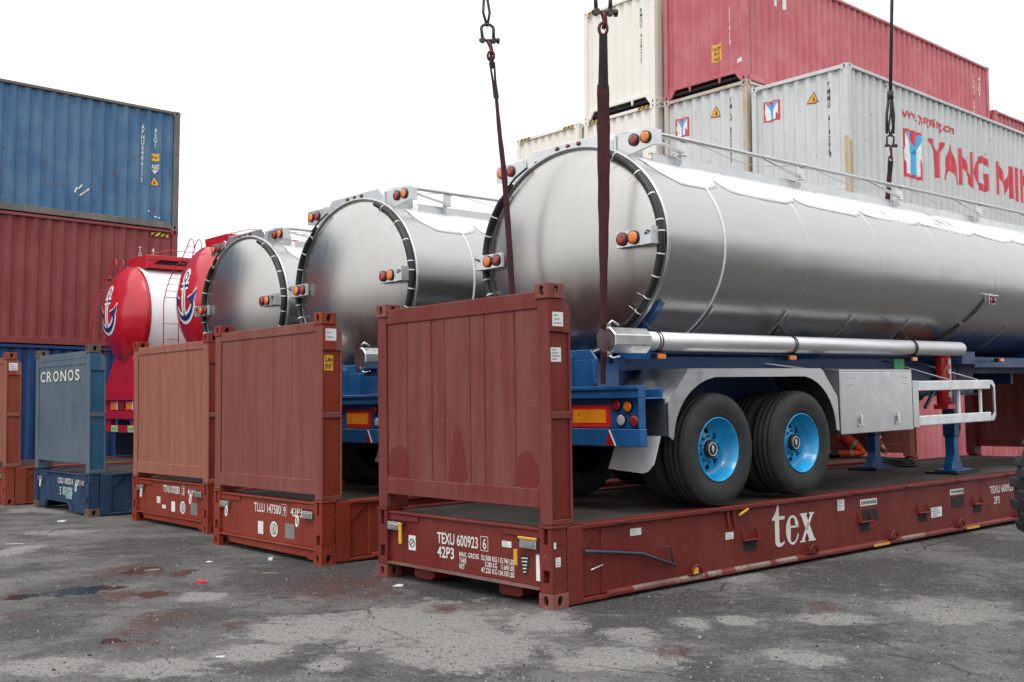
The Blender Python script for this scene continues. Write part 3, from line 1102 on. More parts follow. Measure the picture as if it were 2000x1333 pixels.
    # ---- end walls
    for far in (0, 1):
        wroot_name = "end_wall"
        w = MB()
        T = lambda v: v if not far else RL - v
        zt, zb = 2.470, .655
        for sx in (0, 1):
            X = lambda v: v if sx == 0 else -Wd - v
            w.use(W0F if i == 0 else mat_wall)
            # post with channelled outer face and chamfered top corner
            w.box((X(-.150), T(.012), zb), (X(-.012), T(.032), zt))                # outer end plate
            w.prism([(T(.033), zb), (T(.258), zb), (T(.258), zt - .08), (T(.185), zt), (T(.033), zt)], 0, X(-.150), X(-.034))
            w.prism([(T(.033), 2.20), (T(.258), 2.20), (T(.258), zt - .08), (T(.185), zt), (T(.033), zt)], 0, X(-.0335), X(-.012))
            w.box((X(-.0335), T(.033), 1.50), (X(-.012), T(.258), 1.56))
            w.box((X(-.0335), T(.033), zb), (X(-.012), T(.258), .70))
            w.box((X(-.0335), T(.238), .70), (X(-.012), T(.258), 2.20))
        zlow = {0: .785, 1: .705, 2: .70, 3: .79, 4: .72}[i]
        w.box((-Wd + .150, T(.018), 2.395), (-.150, T(.12), 2.535 if style == 'lip' else 2.50))  # top rail
        w.box((-Wd + .150, T(.018), zlow), (-.150, T(.12), zlow + .155))                  # bottom rail
        seams = {'lip': [-1.97, -1.59, -1.40, -1.04, -.84, -.45], 'skirt': [-1.76, -1.42, -1.06, -.66], 'plain': [], 'arch': []}[style if i != 2 else 'plain']
        w.use(mat_wall)
        xs = [-Wd + .150] + seams + [-.150]
        for a, c in zip(xs[:-1], xs[1:]):
            w.box((a + .004, T(.030 if far == 0 else .03), zlow + .12), (c - .004, T(.06), 2.40))
        w.box((-Wd + .150, T(.062), zlow + .1), (-.150, T(.075), 2.42))
        if style == 'arch':
            w.box((-Wd + .155, T(.022), 2.30), (-.155, T(.03), 2.395))
            w.box((-Wd + .155, T(.022), zlow + .125), (-.155, T(.03), zlow + .30))
        wo = w.build("end_wall", mat_wall, root, .006)
        # posts' side faces carry the less faded colour
        for sx in (0, 1):
            s = MB()
            X = lambda v: v if sx == 0 else -Wd - v
            s.box((X(-.012), T(.014), 2.205), (X(-.008), T(.17), zt - .01))
            s.box((X(-.033), T(.036), .705), (X(-.030), T(.237), 1.495))
            s.box((X(-.033), T(.036), 1.565), (X(-.030), T(.237), 2.195))
            s.build("post_channel", mat_post, wo)
        c = MB()
        for sx in (0, 1):
            x0 = -.162 if sx == 0 else -Wd
            c = MB(); c.casting(x0, T(0) if not far else RL - .178, RH - .118)
            c.build("corner_casting", mat_cast, wo, .004)
    for sx in (0, 1):
        for yy in (0, RL - .178):
            c = MB(); c.casting(-.162 if sx == 0 else -Wd, yy, 0)
            c.build("corner_casting", mat_cast, root, .004)
    # ---- wall latches: grey spring block and yellow handle
    for xx, side in ((-2.27, 1), (-.19, -1)):
        l = MB()
        l.box((xx, .0, .455), (xx + side * .20, .04, .53))
        l.box((xx + side * .04, -.012, .47), (xx + side * .16, .0, .515))
        lo = l.build("wall_latch", M_STEEL, root, .004)
        h = MB()
        if style == 'lip':
            hx = xx + side * .23
            h.box((hx - .018, -.022, .34 if side > 0 else .31), (hx + .018, -.004, .52 if side > 0 else .44))
            h.box((hx - .03, -.022, .50), (hx + .02, -.004, .53)) if side > 0 else h.box((xx - .2, -.02, .532), (xx + .02, .0, .55))
            h.build("latch_handle", M_YELLOW, lo, .003)
        else:
            hx = xx + side * .24
            h.tube([(hx + .025 * sin(a), -.03, .42 + .055 * cos(a)) for a in [2 * pi * k / 12 for k in range(13)]], .008, 6)
            h.build("latch_ring", M_WHITE, lo)
        n = MB()
        n.box((xx - side * .02, .03, .545), (xx + side * .45, .10, .598))
        n.prism([(xx + side * .05, .545), (xx + side * .3, .545), (xx + side * .26, .49), (xx + side * .08, .49)], 1, .045, .10)
        n.build("latch_bracket", mat_base, root, .004)
    return root


M_DECK = paint("deck_timber", (.060, .051, .043), (.115, .104, .094), .9, .75, .0, .5, .25, .4)
B0 = paint("rack_red_base", (.150, .017, .013), (.175, .031, .025), .8, .52, .5, .40, .45)
W0 = paint("rack_red_wall", (.162, .027, .023), (.188, .065, .057), .9, .66, .22, .25, .45, vert=True)
W0F = paint("rack_red_wall_frame", (.158, .026, .022), (.190, .060, .052), .8, .6, .3, .3, .4)
B1 = paint("rack_orange_base", (.235, .033, .017), (.255, .050, .028), .7, .52, .35, .38, .3)
W1 = paint("rack_pink_wall", (.195, .044, .034), (.222, .082, .068), .9, .66, .12, .25, .3, vert=True)
W2 = paint("rack_salmon_wall", (.275, .082, .055), (.315, .135, .098), .9, .66, .15, .25, .3, vert=True)
B3 = paint("rack_blue_base", (.020, .050, .108), (.036, .072, .135), .7, .5, .2, .3, .1)
W3 = paint("rack_blue_wall", (.088, .132, .170), (.125, .168, .198), .9, .6, .05, .25, .1)
PS3 = paint("rack_blue_post", (.024, .10, .19), (.035, .125, .215), .7, .5, .1, .2)
B4 = paint("rack_brown_base", (.26, .050, .026), (.28, .075, .045), .8, .55, .3, .3)

r0 = flat_rack(0, W0, B0, B0, "dark red flat rack nearest the camera with wet patches on its end wall", 'lip', M_RUSTY)
r1 = flat_rack(1, W1, B1, B1, "flat rack with panelled end wall and a yellow height label, second from the right", 'skirt')
r2 = flat_rack(2, W2, B1, B1, "salmon flat rack with a plain smooth end wall, between panelled and blue ones", 'skirt')
r3 = flat_rack(3, W3, PS3, B3, "blue flat rack with white serif lettering on its end wall", 'arch', paint("casting_brown", (.12, .085, .07), (.17, .13, .10), .9, .6, .8))
r4 = flat_rack(4, W2, B4, B4, "rusty orange flat rack cut by the left edge of the photo", 'plain')


def label_quad(mb, x, y, z, w, h, face, m, lines=0, ink=None):
    """small printed label: face 'f' front (y plane) or 's' side (x plane)"""
    mb.piece('sticker')
    mb.use(m)
    if face == 'f':
        P = lambda a, c, e: (x + a, y - e, z + c)
    else:
        P = lambda a, c, e: (x + e, y + a, z + c)
    mb.face([P(0, 0, .002), P(w, 0, .002), P(w, h, .002), P(0, h, .002)])
    if lines:
        mb.use(ink or M_STICKG)
        for k in range(lines):
            zz = h * (1 - (k + .9) / (lines + .6))
            mb.face([P(w * .12, zz, .004), P(w * (.55 + .3 * ((k * 7) % 3) / 2), zz, .004), P(w * (.55 + .3 * ((k * 7) % 3) / 2), zz + h * .06, .004), P(w * .12, zz + h * .06, .004)])


def rack0_marks():
    YF = .045
    t = MB(); t.piece("container_code").use(M_LTRWHITE)
    t.text("TEXU 600923", (-1.545, YF - .003, .388), XR, (0, 0, 1), .096, .575)
    t.text("6", (-.905, YF - .003, .393), XR, (0, 0, 1), .088, .045)
    for a, bb in (((-.935, .375), (-.93, .50)), ((-.84, .375), (-.835, .50)), ((-.93, .375), (-.84, .38)), ((-.93, .495), (-.84, .50))):
        t.face([(a[0], YF - .003, a[1]), (bb[0], YF - .003, a[1]), (bb[0], YF - .003, bb[1]), (a[0], YF - .003, bb[1])])
    t.piece("size_code"); t.text("42P3", (-1.545, YF - .003, .265), XR, (0, 0, 1), .096, .24)
    for k, (a, c, d) in enumerate((("MAX. GROSS", "52.500 KG", "115.740 LBS"), ("TARE", "5.280 KG", "11.640 LBS"), ("NET", "47.220 KG", "104.100 LBS"))):
        zz = .298 - k * .052
        t.piece("weight_line")
        t.text(a, (-1.23, YF - .003, zz), XR, (0, 0, 1), .042, {0: .27, 1: .10, 2: .075}[k])
        t.text(c, (-.93 + (.0, .05, 0)[k], YF - .003, zz), XR, (0, 0, 1), .042, .21 - (.0, .05, 0)[k])
        t.text(d, (-.70 + (.0, .03, 0)[k], YF - .003, zz), XR, (0, 0, 1), .042, .20 - (.0, .03, 0)[k])
    t.build_pieces(r0)
    s = MB(); s.piece("lettering").use(M_LTRWHITE)
    XS = -.036
    serif_tex(s, (XS, 2.98, .195), YR, .41, .72)
    s.piece("container_code"); s.text("TEXU 600923", (XS, 7.60, .405), YR, (0, 0, 1), .09, .66)
    s.text("2P3", (XS, 7.70, .27), YR, (0, 0, 1), .09, .16)
    s.build_pieces(r0)
    l = MB()
    label_quad(l, -1.985, YF, .285, .11, .135, 'f', M_STICK)
    l.use(M_TEXTBLK)
    l.tube([(-1.93 + .036 * cos(a), YF - .004, .352 + .036 * sin(a)) for a in [2 * pi * k / 14 for k in range(15)]], .004, 4)
    l.tube([(-1.955, YF - .004, .33), (-1.905, YF - .004, .378)], .004, 4)
    label_quad(l, -.655, YF, .435, .12, .05, 'f', M_STICK, 2)
    label_quad(l, -.235, YF, .20, .075, .21, 'f', M_STICK)
    l.piece('shield_decal'); l.use(M_TEXTBLK); l.face([(-.425, YF - .003, .385), (-.31, YF - .003, .395), (-.32, YF - .003, .29), (-.36, YF - .003, .215), (-.41, YF - .003, .29)])
    l.use(M_STICK)
    for k in range(5): l.face([(-.41 + .006 * k, YF - .006, .36 - .028 * k), (-.33 - .006 * k, YF - .006, .365 - .028 * k), (-.33 - .006 * k, YF - .006, .375 - .028 * k), (-.41 + .006 * k, YF - .006, .37 - .028 * k)])
    label_quad(l, -.006, .042, .33, .055, .075, 's', M_STICK, 3)
    label_quad(l, -.006, .025, .505 - .03, .025, .05, 's', M_STICK)
    label_quad(l, -.009, .05, 2.245, .12, .115, 's', M_STICK, 3)
    label_quad(l, -.0295, .045, 1.96, .115, .115, 's', M_STICK, 4)
    for (yy, zz, w, h, n) in ((.95, .49, .14, .06, 2), (2.25, .335, .12, .065, 3), (4.14, .455, .13, .115, 4), (4.58, .47, .34, .07, 0), (6.10, .225, .26, .115, 4), (6.57, .455, .34, .065, 0)):
        label_quad(l, -.040, yy, zz, w, h, 's', M_STICK, n)
    l.use(M_TEXTBLK)
    for yy, zz in ((4.60, .485), (6.60, .47)):
        l.piece('label_text')
        for k in range(11):
            l.face([(-.0355, yy + .028 * k, zz), (-.0355, yy + .028 * k + .016, zz), (-.0355, yy + .028 * k + .016, zz + .035), (-.0355, yy + .028 * k, zz + .035)])
    l.use(M_YELLOW)
    for yy, w in ((4.78, .33), (6.9, .33)):
        l.piece('yellow_mark')
        l.face([(-.0065, yy, .022), (-.0065, yy + w, .022), (-.0065, yy + w, .05), (-.0065, yy, .05)])
    label_quad(l, .006, 1.72, .085, .07, .055, 's', M_YELLOW)
    l.build_pieces(r0)
    lip = MB(); lip.face([(-2.27, .0055, .137), (-.165, .0055, .137), (-.165, .0055, .153), (-2.27, .0055, .153)]); lip.face([(-2.27, .006, .1555), (-.165, .006, .1555), (-.165, .044, .1555), (-2.27, .044, .1555)])
    lip.build("worn_lip", paint("worn_lip_metal", (.26, .17, .15), (.17, .06, .05), .9, .6, .8, .4), r0)
    # sloping stanchion bar on the side
    st = MB()
    st.tube([(.0, .36, .425), (.0, 1.05, .335), (.0, 1.50, .185)], .016, 8)
    st.tube([(.0, 1.30, .36), (.0, 1.43, .36), (.0, 1.45, .22)], .007, 5)
    st.build("ratchet_bar", plain("bar_blue_grey", (.035, .045, .075), .4, .3), r0)
    rn = random.Random(5)
    for y0, L in ((.95, .95), (2.35, .55), (3.0, .35), (5.4, .5), (1.95, .2)):
        sc = MB(); n = 14
        for k in range(n):
            ya, yb = y0 + L * k / n, y0 + L * (k + 1) / n
            za, zb = .046 + rn.uniform(-.004, .010), .046 + rn.uniform(-.004, .010)
            sc.face([(-.0066, ya, .036 + rn.uniform(-.004, .004)), (-.0066, yb, .036 + rn.uniform(-.004, .004)), (-.0066, yb, zb), (-.0066, ya, za)])
            sc.face([(-.0072, ya, .0533), (-.0072, yb, .0533), (-.028 + rn.uniform(-.006, .004), yb, .0762), (-.028, ya, .0762)])
        sc.build("bare_metal_scrape", paint("scraped_metal", (.30, .25, .21), (.16, .08, .06), .9, .6, .8, .4), r0)
    ys = MB(); ys.tube([(-.01, 2.43, .55), (-.005, 2.56, .60)], .012, 6); ys.build("pin", M_YELLOW, r0)
    gap = MB()
    for yy, zz in ((.55, .275),):
        gap.tube([(.0, yy - .12, zz - .01), (.0, yy + .02, zz + .02)], .008, 6)
    gap.build("lashing_hook", M_STEEL, r0)
    # wet patches and drips on the end wall
    wet = plain("wet_paint", (.140, .010, .009), .45, 0, .06)
    
    def patch(pts):
        wmb = MB(); wmb.use(wet)
        c = Vector((sum(p[0] for p in pts) / len(pts), sum(p[1] for p in pts) / len(pts)))
        ring = []
        n = len(pts)
        for k in range(n):
            p, q, a, z = pts[k], pts[(k + 1) % n], pts[k - 1], pts[(k + 2) % n]
            for s in (0, .25, .5, .75):
                f = [.5 * (2 * p[d] + (q[d] - a[d]) * s + (2 * a[d] - 5 * p[d] + 4 * q[d] - z[d]) * s * s + (3 * p[d] - a[d] - 3 * q[d] + z[d]) * s ** 3) for d in (0, 1)]
                ring.append((f[0] + random.uniform(-.005, .005), .0272, f[1] + random.uniform(-.005, .005)))
        for k in range(len(ring)):
            wmb.face([ring[k], ring[(k + 1) % len(ring)], (c.x, .0272, c.y)])
        wmb.build("wet_patch", None, [o for o in kids(r0) if o.name.startswith('end_wall')][0])
    patch([(-2.26, .955), (-1.985, .955), (-1.98, 1.17), (-2.03, 1.235), (-2.13, 1.245), (-2.23, 1.20), (-2.265, 1.10)])
    patch([(-1.345, .957), (-1.10, .957), (-1.13, 1.18), (-1.18, 1.38), (-1.225, 1.45), (-1.27, 1.36), (-1.29, 1.18)])
    for x, za, zb in ((-.33, .80, .955), (-.30, .84, .955), (-.17, .80, 1.0), (-1.2, .83, .95)):
        dm = MB(); dm.face([(x, .0172, za), (x + .008, .0172, za), (x + .012, .0172, min(zb, .935)), (x - .002, .0172, min(zb, .935))]); dm.build('drip', wet, r0)
    patch([(-.44, .965), (-.40, .945), (-.28, .935), (-.20, .955), (-.155, 1.05), (-.19, 1.13), (-.27, 1.22), (-.34, 1.235), (-.43, 1.17), (-.455, 1.08)])


def rack_small_marks():
    YF = .045
    for rr, code, chk, px in ((r1, "TLLU 147580", "9", (-1.50, -.86)), (r2, "TTNU 070283", "3", (-1.44, -.84))):
        t = MB(); t.piece("container_code").use(M_LTRWHITE)
        dz = 0 if rr is r1 else .008
        w = .60 if rr is r1 else .52
        t.text(code, (px[0], YF - .003, .455 + dz), XR, (0, 0, 1), .095, w)
        t.text(chk, (px[1] + .015, YF - .003, .46 + dz), XR, (0, 0, 1), .085, .045)
        t.piece("size_code"); t.text("42P3", (px[1] + .17, YF - .003, .455 + dz), XR, (0, 0, 1), .095, .24)
        t.piece("check_digit_box")
        for a, bb in (((-.02, -.015), (-.015, .11)), ((.075, -.015), (.08, .11)), ((-.015, -.015), (.075, -.01)), ((-.015, .105), (.075, .11))):
            q = px[1]
            t.face([(q + a[0], YF - .003, .46 + dz + a[1]), (q + bb[0], YF - .003, .46 + dz + a[1]), (q + bb[0], YF - .003, .46 + dz + bb[1]), (q + a[0], YF - .003, .46 + dz + bb[1])])
        t.build_pieces(rr)
        l = MB()
        x = -1.41 if rr is r1 else -1.18
        label_quad(l, x, YF, .21, .12, .14, 'f', M_STICK)
        cx = x + .36
        l.piece('round_emblem'); l.use(M_STICK); l.disc((cx, YF - .003, .285), .085, (0, -1, 0), 24)
        l.use(M_STICKG); l.disc((cx, YF - .005, .285), .060, (0, -1, 0), 20)
        l.use(M_STICK); l.disc((cx, YF - .007, .285), .045, (0, -1, 0), 18)
        l.use(M_STICKG); l.face([(cx - .02, YF - .009, .26), (cx + .02, YF - .009, .25), (cx + .012, YF - .009, .32), (cx - .012, YF - .009, .31)])
        label_quad(l, x + .60, YF, .21, .20, .16, 'f', M_STICKG)
        if rr is r2:
            label_quad(l, -1.66, YF, .30, .12, .09, 'f', M_STICK, 3)
            label_quad(l, -1.48, YF, .235, .12, .05, 'f', M_STICK, 1, M_TEXTBLK)
        else:
            label_quad(l, -.009, .05, 2.30, .13, .125, 's', M_STICK, 2)
            label_quad(l, -.0295, .045, 1.99, .11, .16, 's', M_YELLOW)
            l.use(M_TEXTBLK)
            l.text("2,6m", (-.024, .055, 2.085), YR, (0, 0, 1), .05, .09)
            l.text("8'6\"", (-.024, .060, 2.01), YR, (0, 0, 1), .05, .08)
        l.build_pieces(rr)
    # blue rack
    t = MB(); t.piece("lettering").use(M_LTRWHITE)
    x = -2.20
    for ch, w in (("C", .24), ("R", .25), ("O", .27), ("N", .28), ("O", .26), ("S", .20)):
        t.text(ch, (x, .018, 2.065), XR, (0, 0, 1), .165, w * .92)
        if ch in "RN":
            for a in ((0, .05) if ch == "R" else (0, w * .72)):
                t.face([(x - .025 + a, .0175, 2.065), (x + .06 + a, .0175, 2.065), (x + .06 + a, .0175, 2.08), (x - .025 + a, .0175, 2.08)])
        x += w + .055
    t.piece("container_code"); t.text("CXSU 108225 8", (-1.42, YF - .003, .45), XR, (0, 0, 1), .085, .66)
    t.text("42P3", (-.66, YF - .003, .45), XR, (0, 0, 1), .085, .22)
    t.piece("size_code"); t.text("5", (-1.33, YF - .003, .27), XR, (0, 0, 1), .12, .06)
    t.build_pieces(r3)
    l = MB()
    gl = plain("pale_green_label", (.25, .42, .42), .5)
    label_quad(l, -1.20, YF, .27, .42, .13, 'f', gl, 5)
    label_quad(l, -1.05, YF, .22, .25, .05, 'f', gl, 2)
    l.build_pieces(r3)
    l = MB()
    label_quad(l, -.009, .05, 2.28, .14, .13, 's', M_STICK, 3)
    l.build_pieces(r4)


rack0_marks()
rack_small_marks()
# ------------------------------------------------------------------ steel tanker semi-trailers (local: x right, y forward, z up from the deck)
TA, TB, TZ, TL = 1.24, 1.012, 2.467, 10.3
COURSES = [0, .81, 2.2, 3.6, 5.0, 6.4, 7.8, 9.2, TL]


def ell(t, y=0., k=1., da=0.):
    return Vector(((TA * k + da) * cos(t), y, TZ + (TB * k + da) * sin(t)))


def lamp(name, parent, c, r, lens, nrm=(0, -1, 0), depth=.018):
    mb = MB(); n = Vector(nrm); c = Vector(c)
    mb.use(M_BLACK); mb.cyl(c, c + n * depth, r, 18)
    mb.use(lens)
    mb.lathe([(r * .87, 0), (r * .83, .004), (r * .5, .008), (.001, .009)], Matrix.Translation(c + n * depth) @ n.to_track_quat('Z', 'Y').to_matrix().to_4x4(), 18)
    return mb.build(name, None, parent)


def ell_band(t0, t1, y0, y1, off, thick, n=24, k=1.):
    """curved plate that follows the tank's section"""
    mb = MB()
    vs, fs = [], []
    for i in range(n + 1):
        t = t0 + (t1 - t0) * i / n
        for da, y in ((off, y0), (off, y1), (off + thick, y1), (off + thick, y0)):
            vs.append(ell(t, y, k, da))
    for i in range(n):
        for j in range(4):
            j2 = (j + 1) % 4
            fs.append((4 * i + j, 4 * i + j2, 4 * i + 4 + j2, 4 * i + 4 + j))
    fs += [(0, 3, 2, 1), (4 * n, 4 * n + 1, 4 * n + 2, 4 * n + 3)]
    mb.mesh(vs, fs, False)
    return mb


def make_wheel(root, xo, y, zc, side, hubm):
    """twin tyres on one side; xo is the outer face"""
    wh = empty("wheel", (xo, y, zc), (0, pi / 2 * side, 0), parent=root)      # local z points outward
    rnd = random.Random(int(xo * 100 + y * 37))
    R = .532
    def tyre(dz):
        mb = MB()
        prof = [(.292, -.235), (.31, -.262), (.40, -.285), (.47, -.282), (.503, -.266), (.522, -.248)]
        tread = []
        z = -.248
        for gz in (-.20, -.145, -.085):
            tread += [(R - .004, gz - .008), (R - .016, gz - .005), (R - .016, gz + .005), (R - .002, gz + .008)]
        prof += tread
        prof += [(.522, -.04), (.503, -.018), (.495, -.012), (.490, -.0125), (.485, -.006), (.477, -.0055), (.472, -.002), (.44, .004), (.40, .003), (.355, -.004), (.345, -.009), (.338, -.008), (.31, -.022), (.292, -.045)]
        mb.lathe([(r, z + dz) for r, z in prof], None, 48)
        # shoulder blocks
        for k in range(84):
            a = 2 * pi * k / 84
            Mx = Matrix.Rotation(a, 4, 'Z')
            mb.box((R - .030, -.013, -.05 + dz), (R - .016, .013, -.024 + dz), Mx)
        return mb.build("tyre", M_RUBBER, wh)
    tyre(0)
    tyre(-.32)
    rim = MB(); rim.smooth = True
    # drop-centre barrel from the lip back to the disc
    rim.lathe([(.292, -.05), (.300, -.03), (.302, -.018), (.294, -.014), (.288, -.020), (.284, -.045), (.272, -.06), (.270, -.10), (.255, -.115), (.252, -.155), (.240, -.160), (.228, -.168), (.212, -.170)], None, 40)
    K = 8
    for k in range(K):                       # disc with hand holes
        a0 = 2 * pi * k / K
        def P(rr, aa, z=0): return (rr * cos(aa), rr * sin(aa), -.170 + z + (.022 * (.212 - rr) / .1))
        Q = 12; da = 2 * pi / K
        o, n_, bk = [], [], []
        for q in range(Q):
            t = 2 * pi * q / Q + pi / 4
            mx = max(abs(cos(t)), abs(sin(t)))
            ox, oy = cos(t) / mx, sin(t) / mx
            o.append(P(.157 + .055 * ox, a0 + da * .5 * oy)); n_.append(P(.170 + .026 * cos(t), a0 + .20 * sin(t))); bk.append(P(.170 + .026 * cos(t), a0 + .20 * sin(t), -.015))
        for q in range(Q):
            q2 = (q + 1) % Q
            rim.mesh([o[q], o[q2], n_[q2], n_[q]], [(0, 1, 2, 3)], False)
            rim.mesh([n_[q], n_[q2], bk[q2], bk[q]], [(0, 1, 2, 3)], False)
    rim.lathe([(.104, -.147), (.10, -.135), (.085, -.132)], None, 24)
    rim.build("rim", M_RIM, wh)
    dark = MB(); dark.cyl((0, 0, -.34), (0, 0, -.30), .21, 24); dark.build("brake_drum", M_SHADOW, wh)
    hub = MB()
    hub.use(M_BLACK)
    hub.lathe([(.088, -.15), (.084, -.10), (.074, -.090), (.001, -.090)], None, 24)
    for k in range(10):
        a = 2 * pi * k / 10
        hub.cyl((.122 * cos(a), .122 * sin(a), -.17), (.122 * cos(a), .122 * sin(a), -.128), .010, 6)
    hub.use(M_WHITE)
    hub.tube([(.060 * cos(2 * pi * k / 20), .060 * sin(2 * pi * k / 20), -.0885) for k in range(21)], .004, 4)
    for s in (-1, 1):
        hub.tube([(-.035, .0 * s, -.0885), (.0, .012 * s, -.0885), (.035, .0, -.0885)], .005, 4)
    hub.build("hub_cap", None, wh)
    return wh


def make_tanker():
    root = empty("tanker_trailer", (0, 0, 0), (0, 0, 0), "x", "tanker trailer", "steel tanker trailers on flat racks")
    # ---- shell, heads and seams
    mb = MB(); mb.smooth = True
    nseg = 112
    ys = []
    for a, b in zip(COURSES[:-1], COURSES[1:]):
        for k in range(8): ys.append((a + (b - a) * k / 8, k / 8, b - a))
    ys.append((TL, 0, 1))
    rnd = random.Random(3)
    ph = [rnd.uniform(0, 6.28) for _ in range(20)]
    vs = []
    for j, (y, f, L) in enumerate(ys):
        for k in range(nseg):
            t = 2 * pi * k / nseg
            e = .0035 * sin(pi * f) * (1 if L > 1 else .4) + .0016 * sin(3 * t + ph[int(y * 1.3) % 20]) * sin(pi * f)
            vs.append(ell(t, y, 1, e))
    fs = [(j * nseg + k, j * nseg + (k + 1) % nseg, (j + 1) * nseg + (k + 1) % nseg, (j + 1) * nseg + k) for j in range(len(ys) - 1) for k in range(nseg)]
    fs = [f[::-1] for f in fs]
    mb.mesh(vs, fs, True)
    shell = mb.build("tank_shell", M_ALU, root)
    for yy, sg in ((0, -1), (TL, 1)):
        h = MB(); h.smooth = True
        vs, fs = [], []
        NR = 26
        rr_ = [1 - k / NR for k in range(NR)] + [0.001]
        for r in rr_:
            for k in range(nseg):
                t = 2 * pi * k / nseg
                d = .215 * (1 - r ** 2.0) + .03 * (1 - r ** 12)
                p = ell(t, 0, r); p.y = yy + sg * (d + .006 * sin(2.1 * p.x + .6) * (1 - r))
                vs.append(p)
        for j in range(len(rr_) - 1):
            for k in range(nseg):
                f = (j * nseg + k, j * nseg + (k + 1) % nseg, (j + 1) * nseg + (k + 1) % nseg, (j + 1) * nseg + k)
                fs.append(f if sg < 0 else f[::-1])
        h.mesh(vs, fs, True)
        h.build("tank_head", M_HEAD, root)
    ring = MB()
    ring.tube([ell(2 * pi * k / 96, -.012, 1, .004) for k in range(97)], .022, 8, False)
    ring.build("rim_ring", M_STEEL, shell)
    for yy in COURSES[1:-1]:
        s = MB(); s.tube([ell(2 * pi * k / 96, yy, 1, .0) for k in range(97)], .013 if yy < 1 else .003, 6, False)
        s.build("weld_seam", M_WHITEAL if yy < 1 else M_ALU2, shell)
    # ---- white protective film left on the upper flanks, torn in scallops
    keys = [(.20, 46), (.26, 40), (.43, 33), (.84, 32.6), (1.02, 36.5), (1.08, 43), (1.13, 37), (1.22, 33.4), (1.78, 31.6), (2.1, 32.1), (2.3, 35), (2.35, 39), (2.40, 35), (2.55, 33), (3.1, 31.7), (3.43, 31.5), (3.57, 34), (3.62, 38),
            (3.68, 34.5), (3.87, 32.8), (4.67, 32.3), (4.86, 34), (4.91, 38), (4.98, 34.5), (5.31, 33.3), (6.05, 30.7), (6.27, 33), (6.32, 36), (6.4, 33.5), (7.05, 30.1), (7.38, 33), (7.43, 36.5), (7.5, 33), (8.3, 31), (8.62, 34), (8.68, 38), (8.75, 34), (9.5, 31.5), (10.1, 33)]
    for sg in (1, -1):
        fm = MB(); fr = random.Random(21 + sg)
        cols = []
        for (y0, a0), (y1, a1) in zip(keys[:-1], keys[1:]):
            n = max(1, int((y1 - y0) / .06))
            for k in range(n): cols.append((y0 + (y1 - y0) * k / n, a0 + (a1 - a0) * k / n + fr.uniform(-.25, .25)))
        cols.append(keys[-1])
        vs, nr = [], 9
        for y, a in cols:
            for r in range(nr):
                q = r / (nr - 1)
                t = radians(a + (55.5 - a) * q)
                lift = .003 + (.0025 * fr.random() if r < 1 else .007 * fr.random() ** 2)
                p = ell(t, y, 1, lift); p.x *= sg; vs.append(p)
        fs = [(j * nr + r, (j + 1) * nr + r, (j + 1) * nr + r + 1, j * nr + r + 1) for j in range(len(cols) - 1) for r in range(nr - 1)]
        fm.mesh(vs, fs if sg < 0 else [f[::-1] for f in fs], True)
        fo_ = fm.build("protective_film", plain("white_film", (.70, .71, .72), .40, 0, .05), root)
        so_ = fo_.modifiers.new('thick', 'SOLIDIFY'); so_.thickness = .0015; so_.offset = 1
    # ---- cable looms around the rear rim
    for t0, t1, thin in ((64, -52, 0), (128, 226, 1)):
        c = MB(); c.use(M_BLACK)
        pts = [ell(radians(t0 + (t1 - t0) * k / 40), -.075, .982) for k in range(41)]
        rs = [.036 if not (thin and k < 5) else .012 + .004 * k for k in range(41)]
        c.tube(pts, .036, 10, True, True, rs)
        if thin:
            c.tube([ell(radians(116), -.05, 1.02), ell(radians(124), -.08, 1.01), ell(radians(133), -.09, 1.0)], .012, 6)
        c.use(M_WHITE)
        for k in (3, 9, 14, 19, 21, 25, 29, 33, 36):
            p, q = pts[k], pts[k + 1]
            d = (q - p).normalized()
            c.tube([p - d * .006, p + d * .006], .0385, 10, False)
            e = (p - Vector((0, p.y, TZ))).normalized()
            if k % 3 == 0: c.tube([p - e * .03 + Vector((0, -.03, 0)), p - e * .10 + Vector((0, -.035, 0))], .003, 4)
        c.build("cable_loom", None, root)
    # ---- spill hood over the rear head with its lamps and wing brackets
    hd = MB()
    pts_t = [(x / 10, TZ + TB * sqrt(max(0, 1 - (x / 10 / TA) ** 2)) - .01) for x in range(-6, 7)]
    hd.prism([(-.60, 3.47), (-.50, 3.555), (.50, 3.555), (.60, 3.47)] + [(p[0], p[1]) for p in pts_t[::-1]], 1, -.01, .42)
    hood = hd.build("spill_hood", M_ALU2, root, .008)
    for x in (-.15, 0, .15): lamp("marker_lamp", hood, (x, -.01, 3.515), .022, M_REDLENS, depth=.012)
    hb = MB(); hb.disc((-.46, -.0125, 3.42), .03, (0, -1, 0), 12); hb.build("drain_hole", M_SHADOW, hood)
    for s in (-1, 1):
        w = MB()
        w.prism([(s * .66, 3.27), (s * 1.10, 3.33), (s * 1.10, 3.485), (s * 1.06, 3.50), (s * .66, 3.495)], 1, .0, .03)
        w.box((s * 1.095, .03, 3.335), (s * 1.10, .11, 3.48))
        w.box((s * .61, -.012, 3.22), (s * .64, .02, 3.50)); w.box((s * .64, .004, 3.26), (s * .66, .026, 3.47))
        wo = w.build("lamp_bracket", M_ALU2, root, .004)
        lamp("rear_lamp", wo, (s * .86, .0, 3.415), .058, M_REDLENS)
        lamp("rear_lamp", wo, (s * 1.005, .0, 3.415), .058, M_AMBER)
        # brackets half way down the head
        w = MB()
        w.box((s * .80, -.21, 2.40), (s * 1.09, -.17, 2.545))
        w.box((s * (1.09), -.21, 2.40), (s * 1.215, -.06, 2.55)); w.box((s * 1.216, -.215, 2.40), (s * 1.222, -.05, 2.56))
        wo = w.build("lamp_bracket", M_ALU2, root, .005)
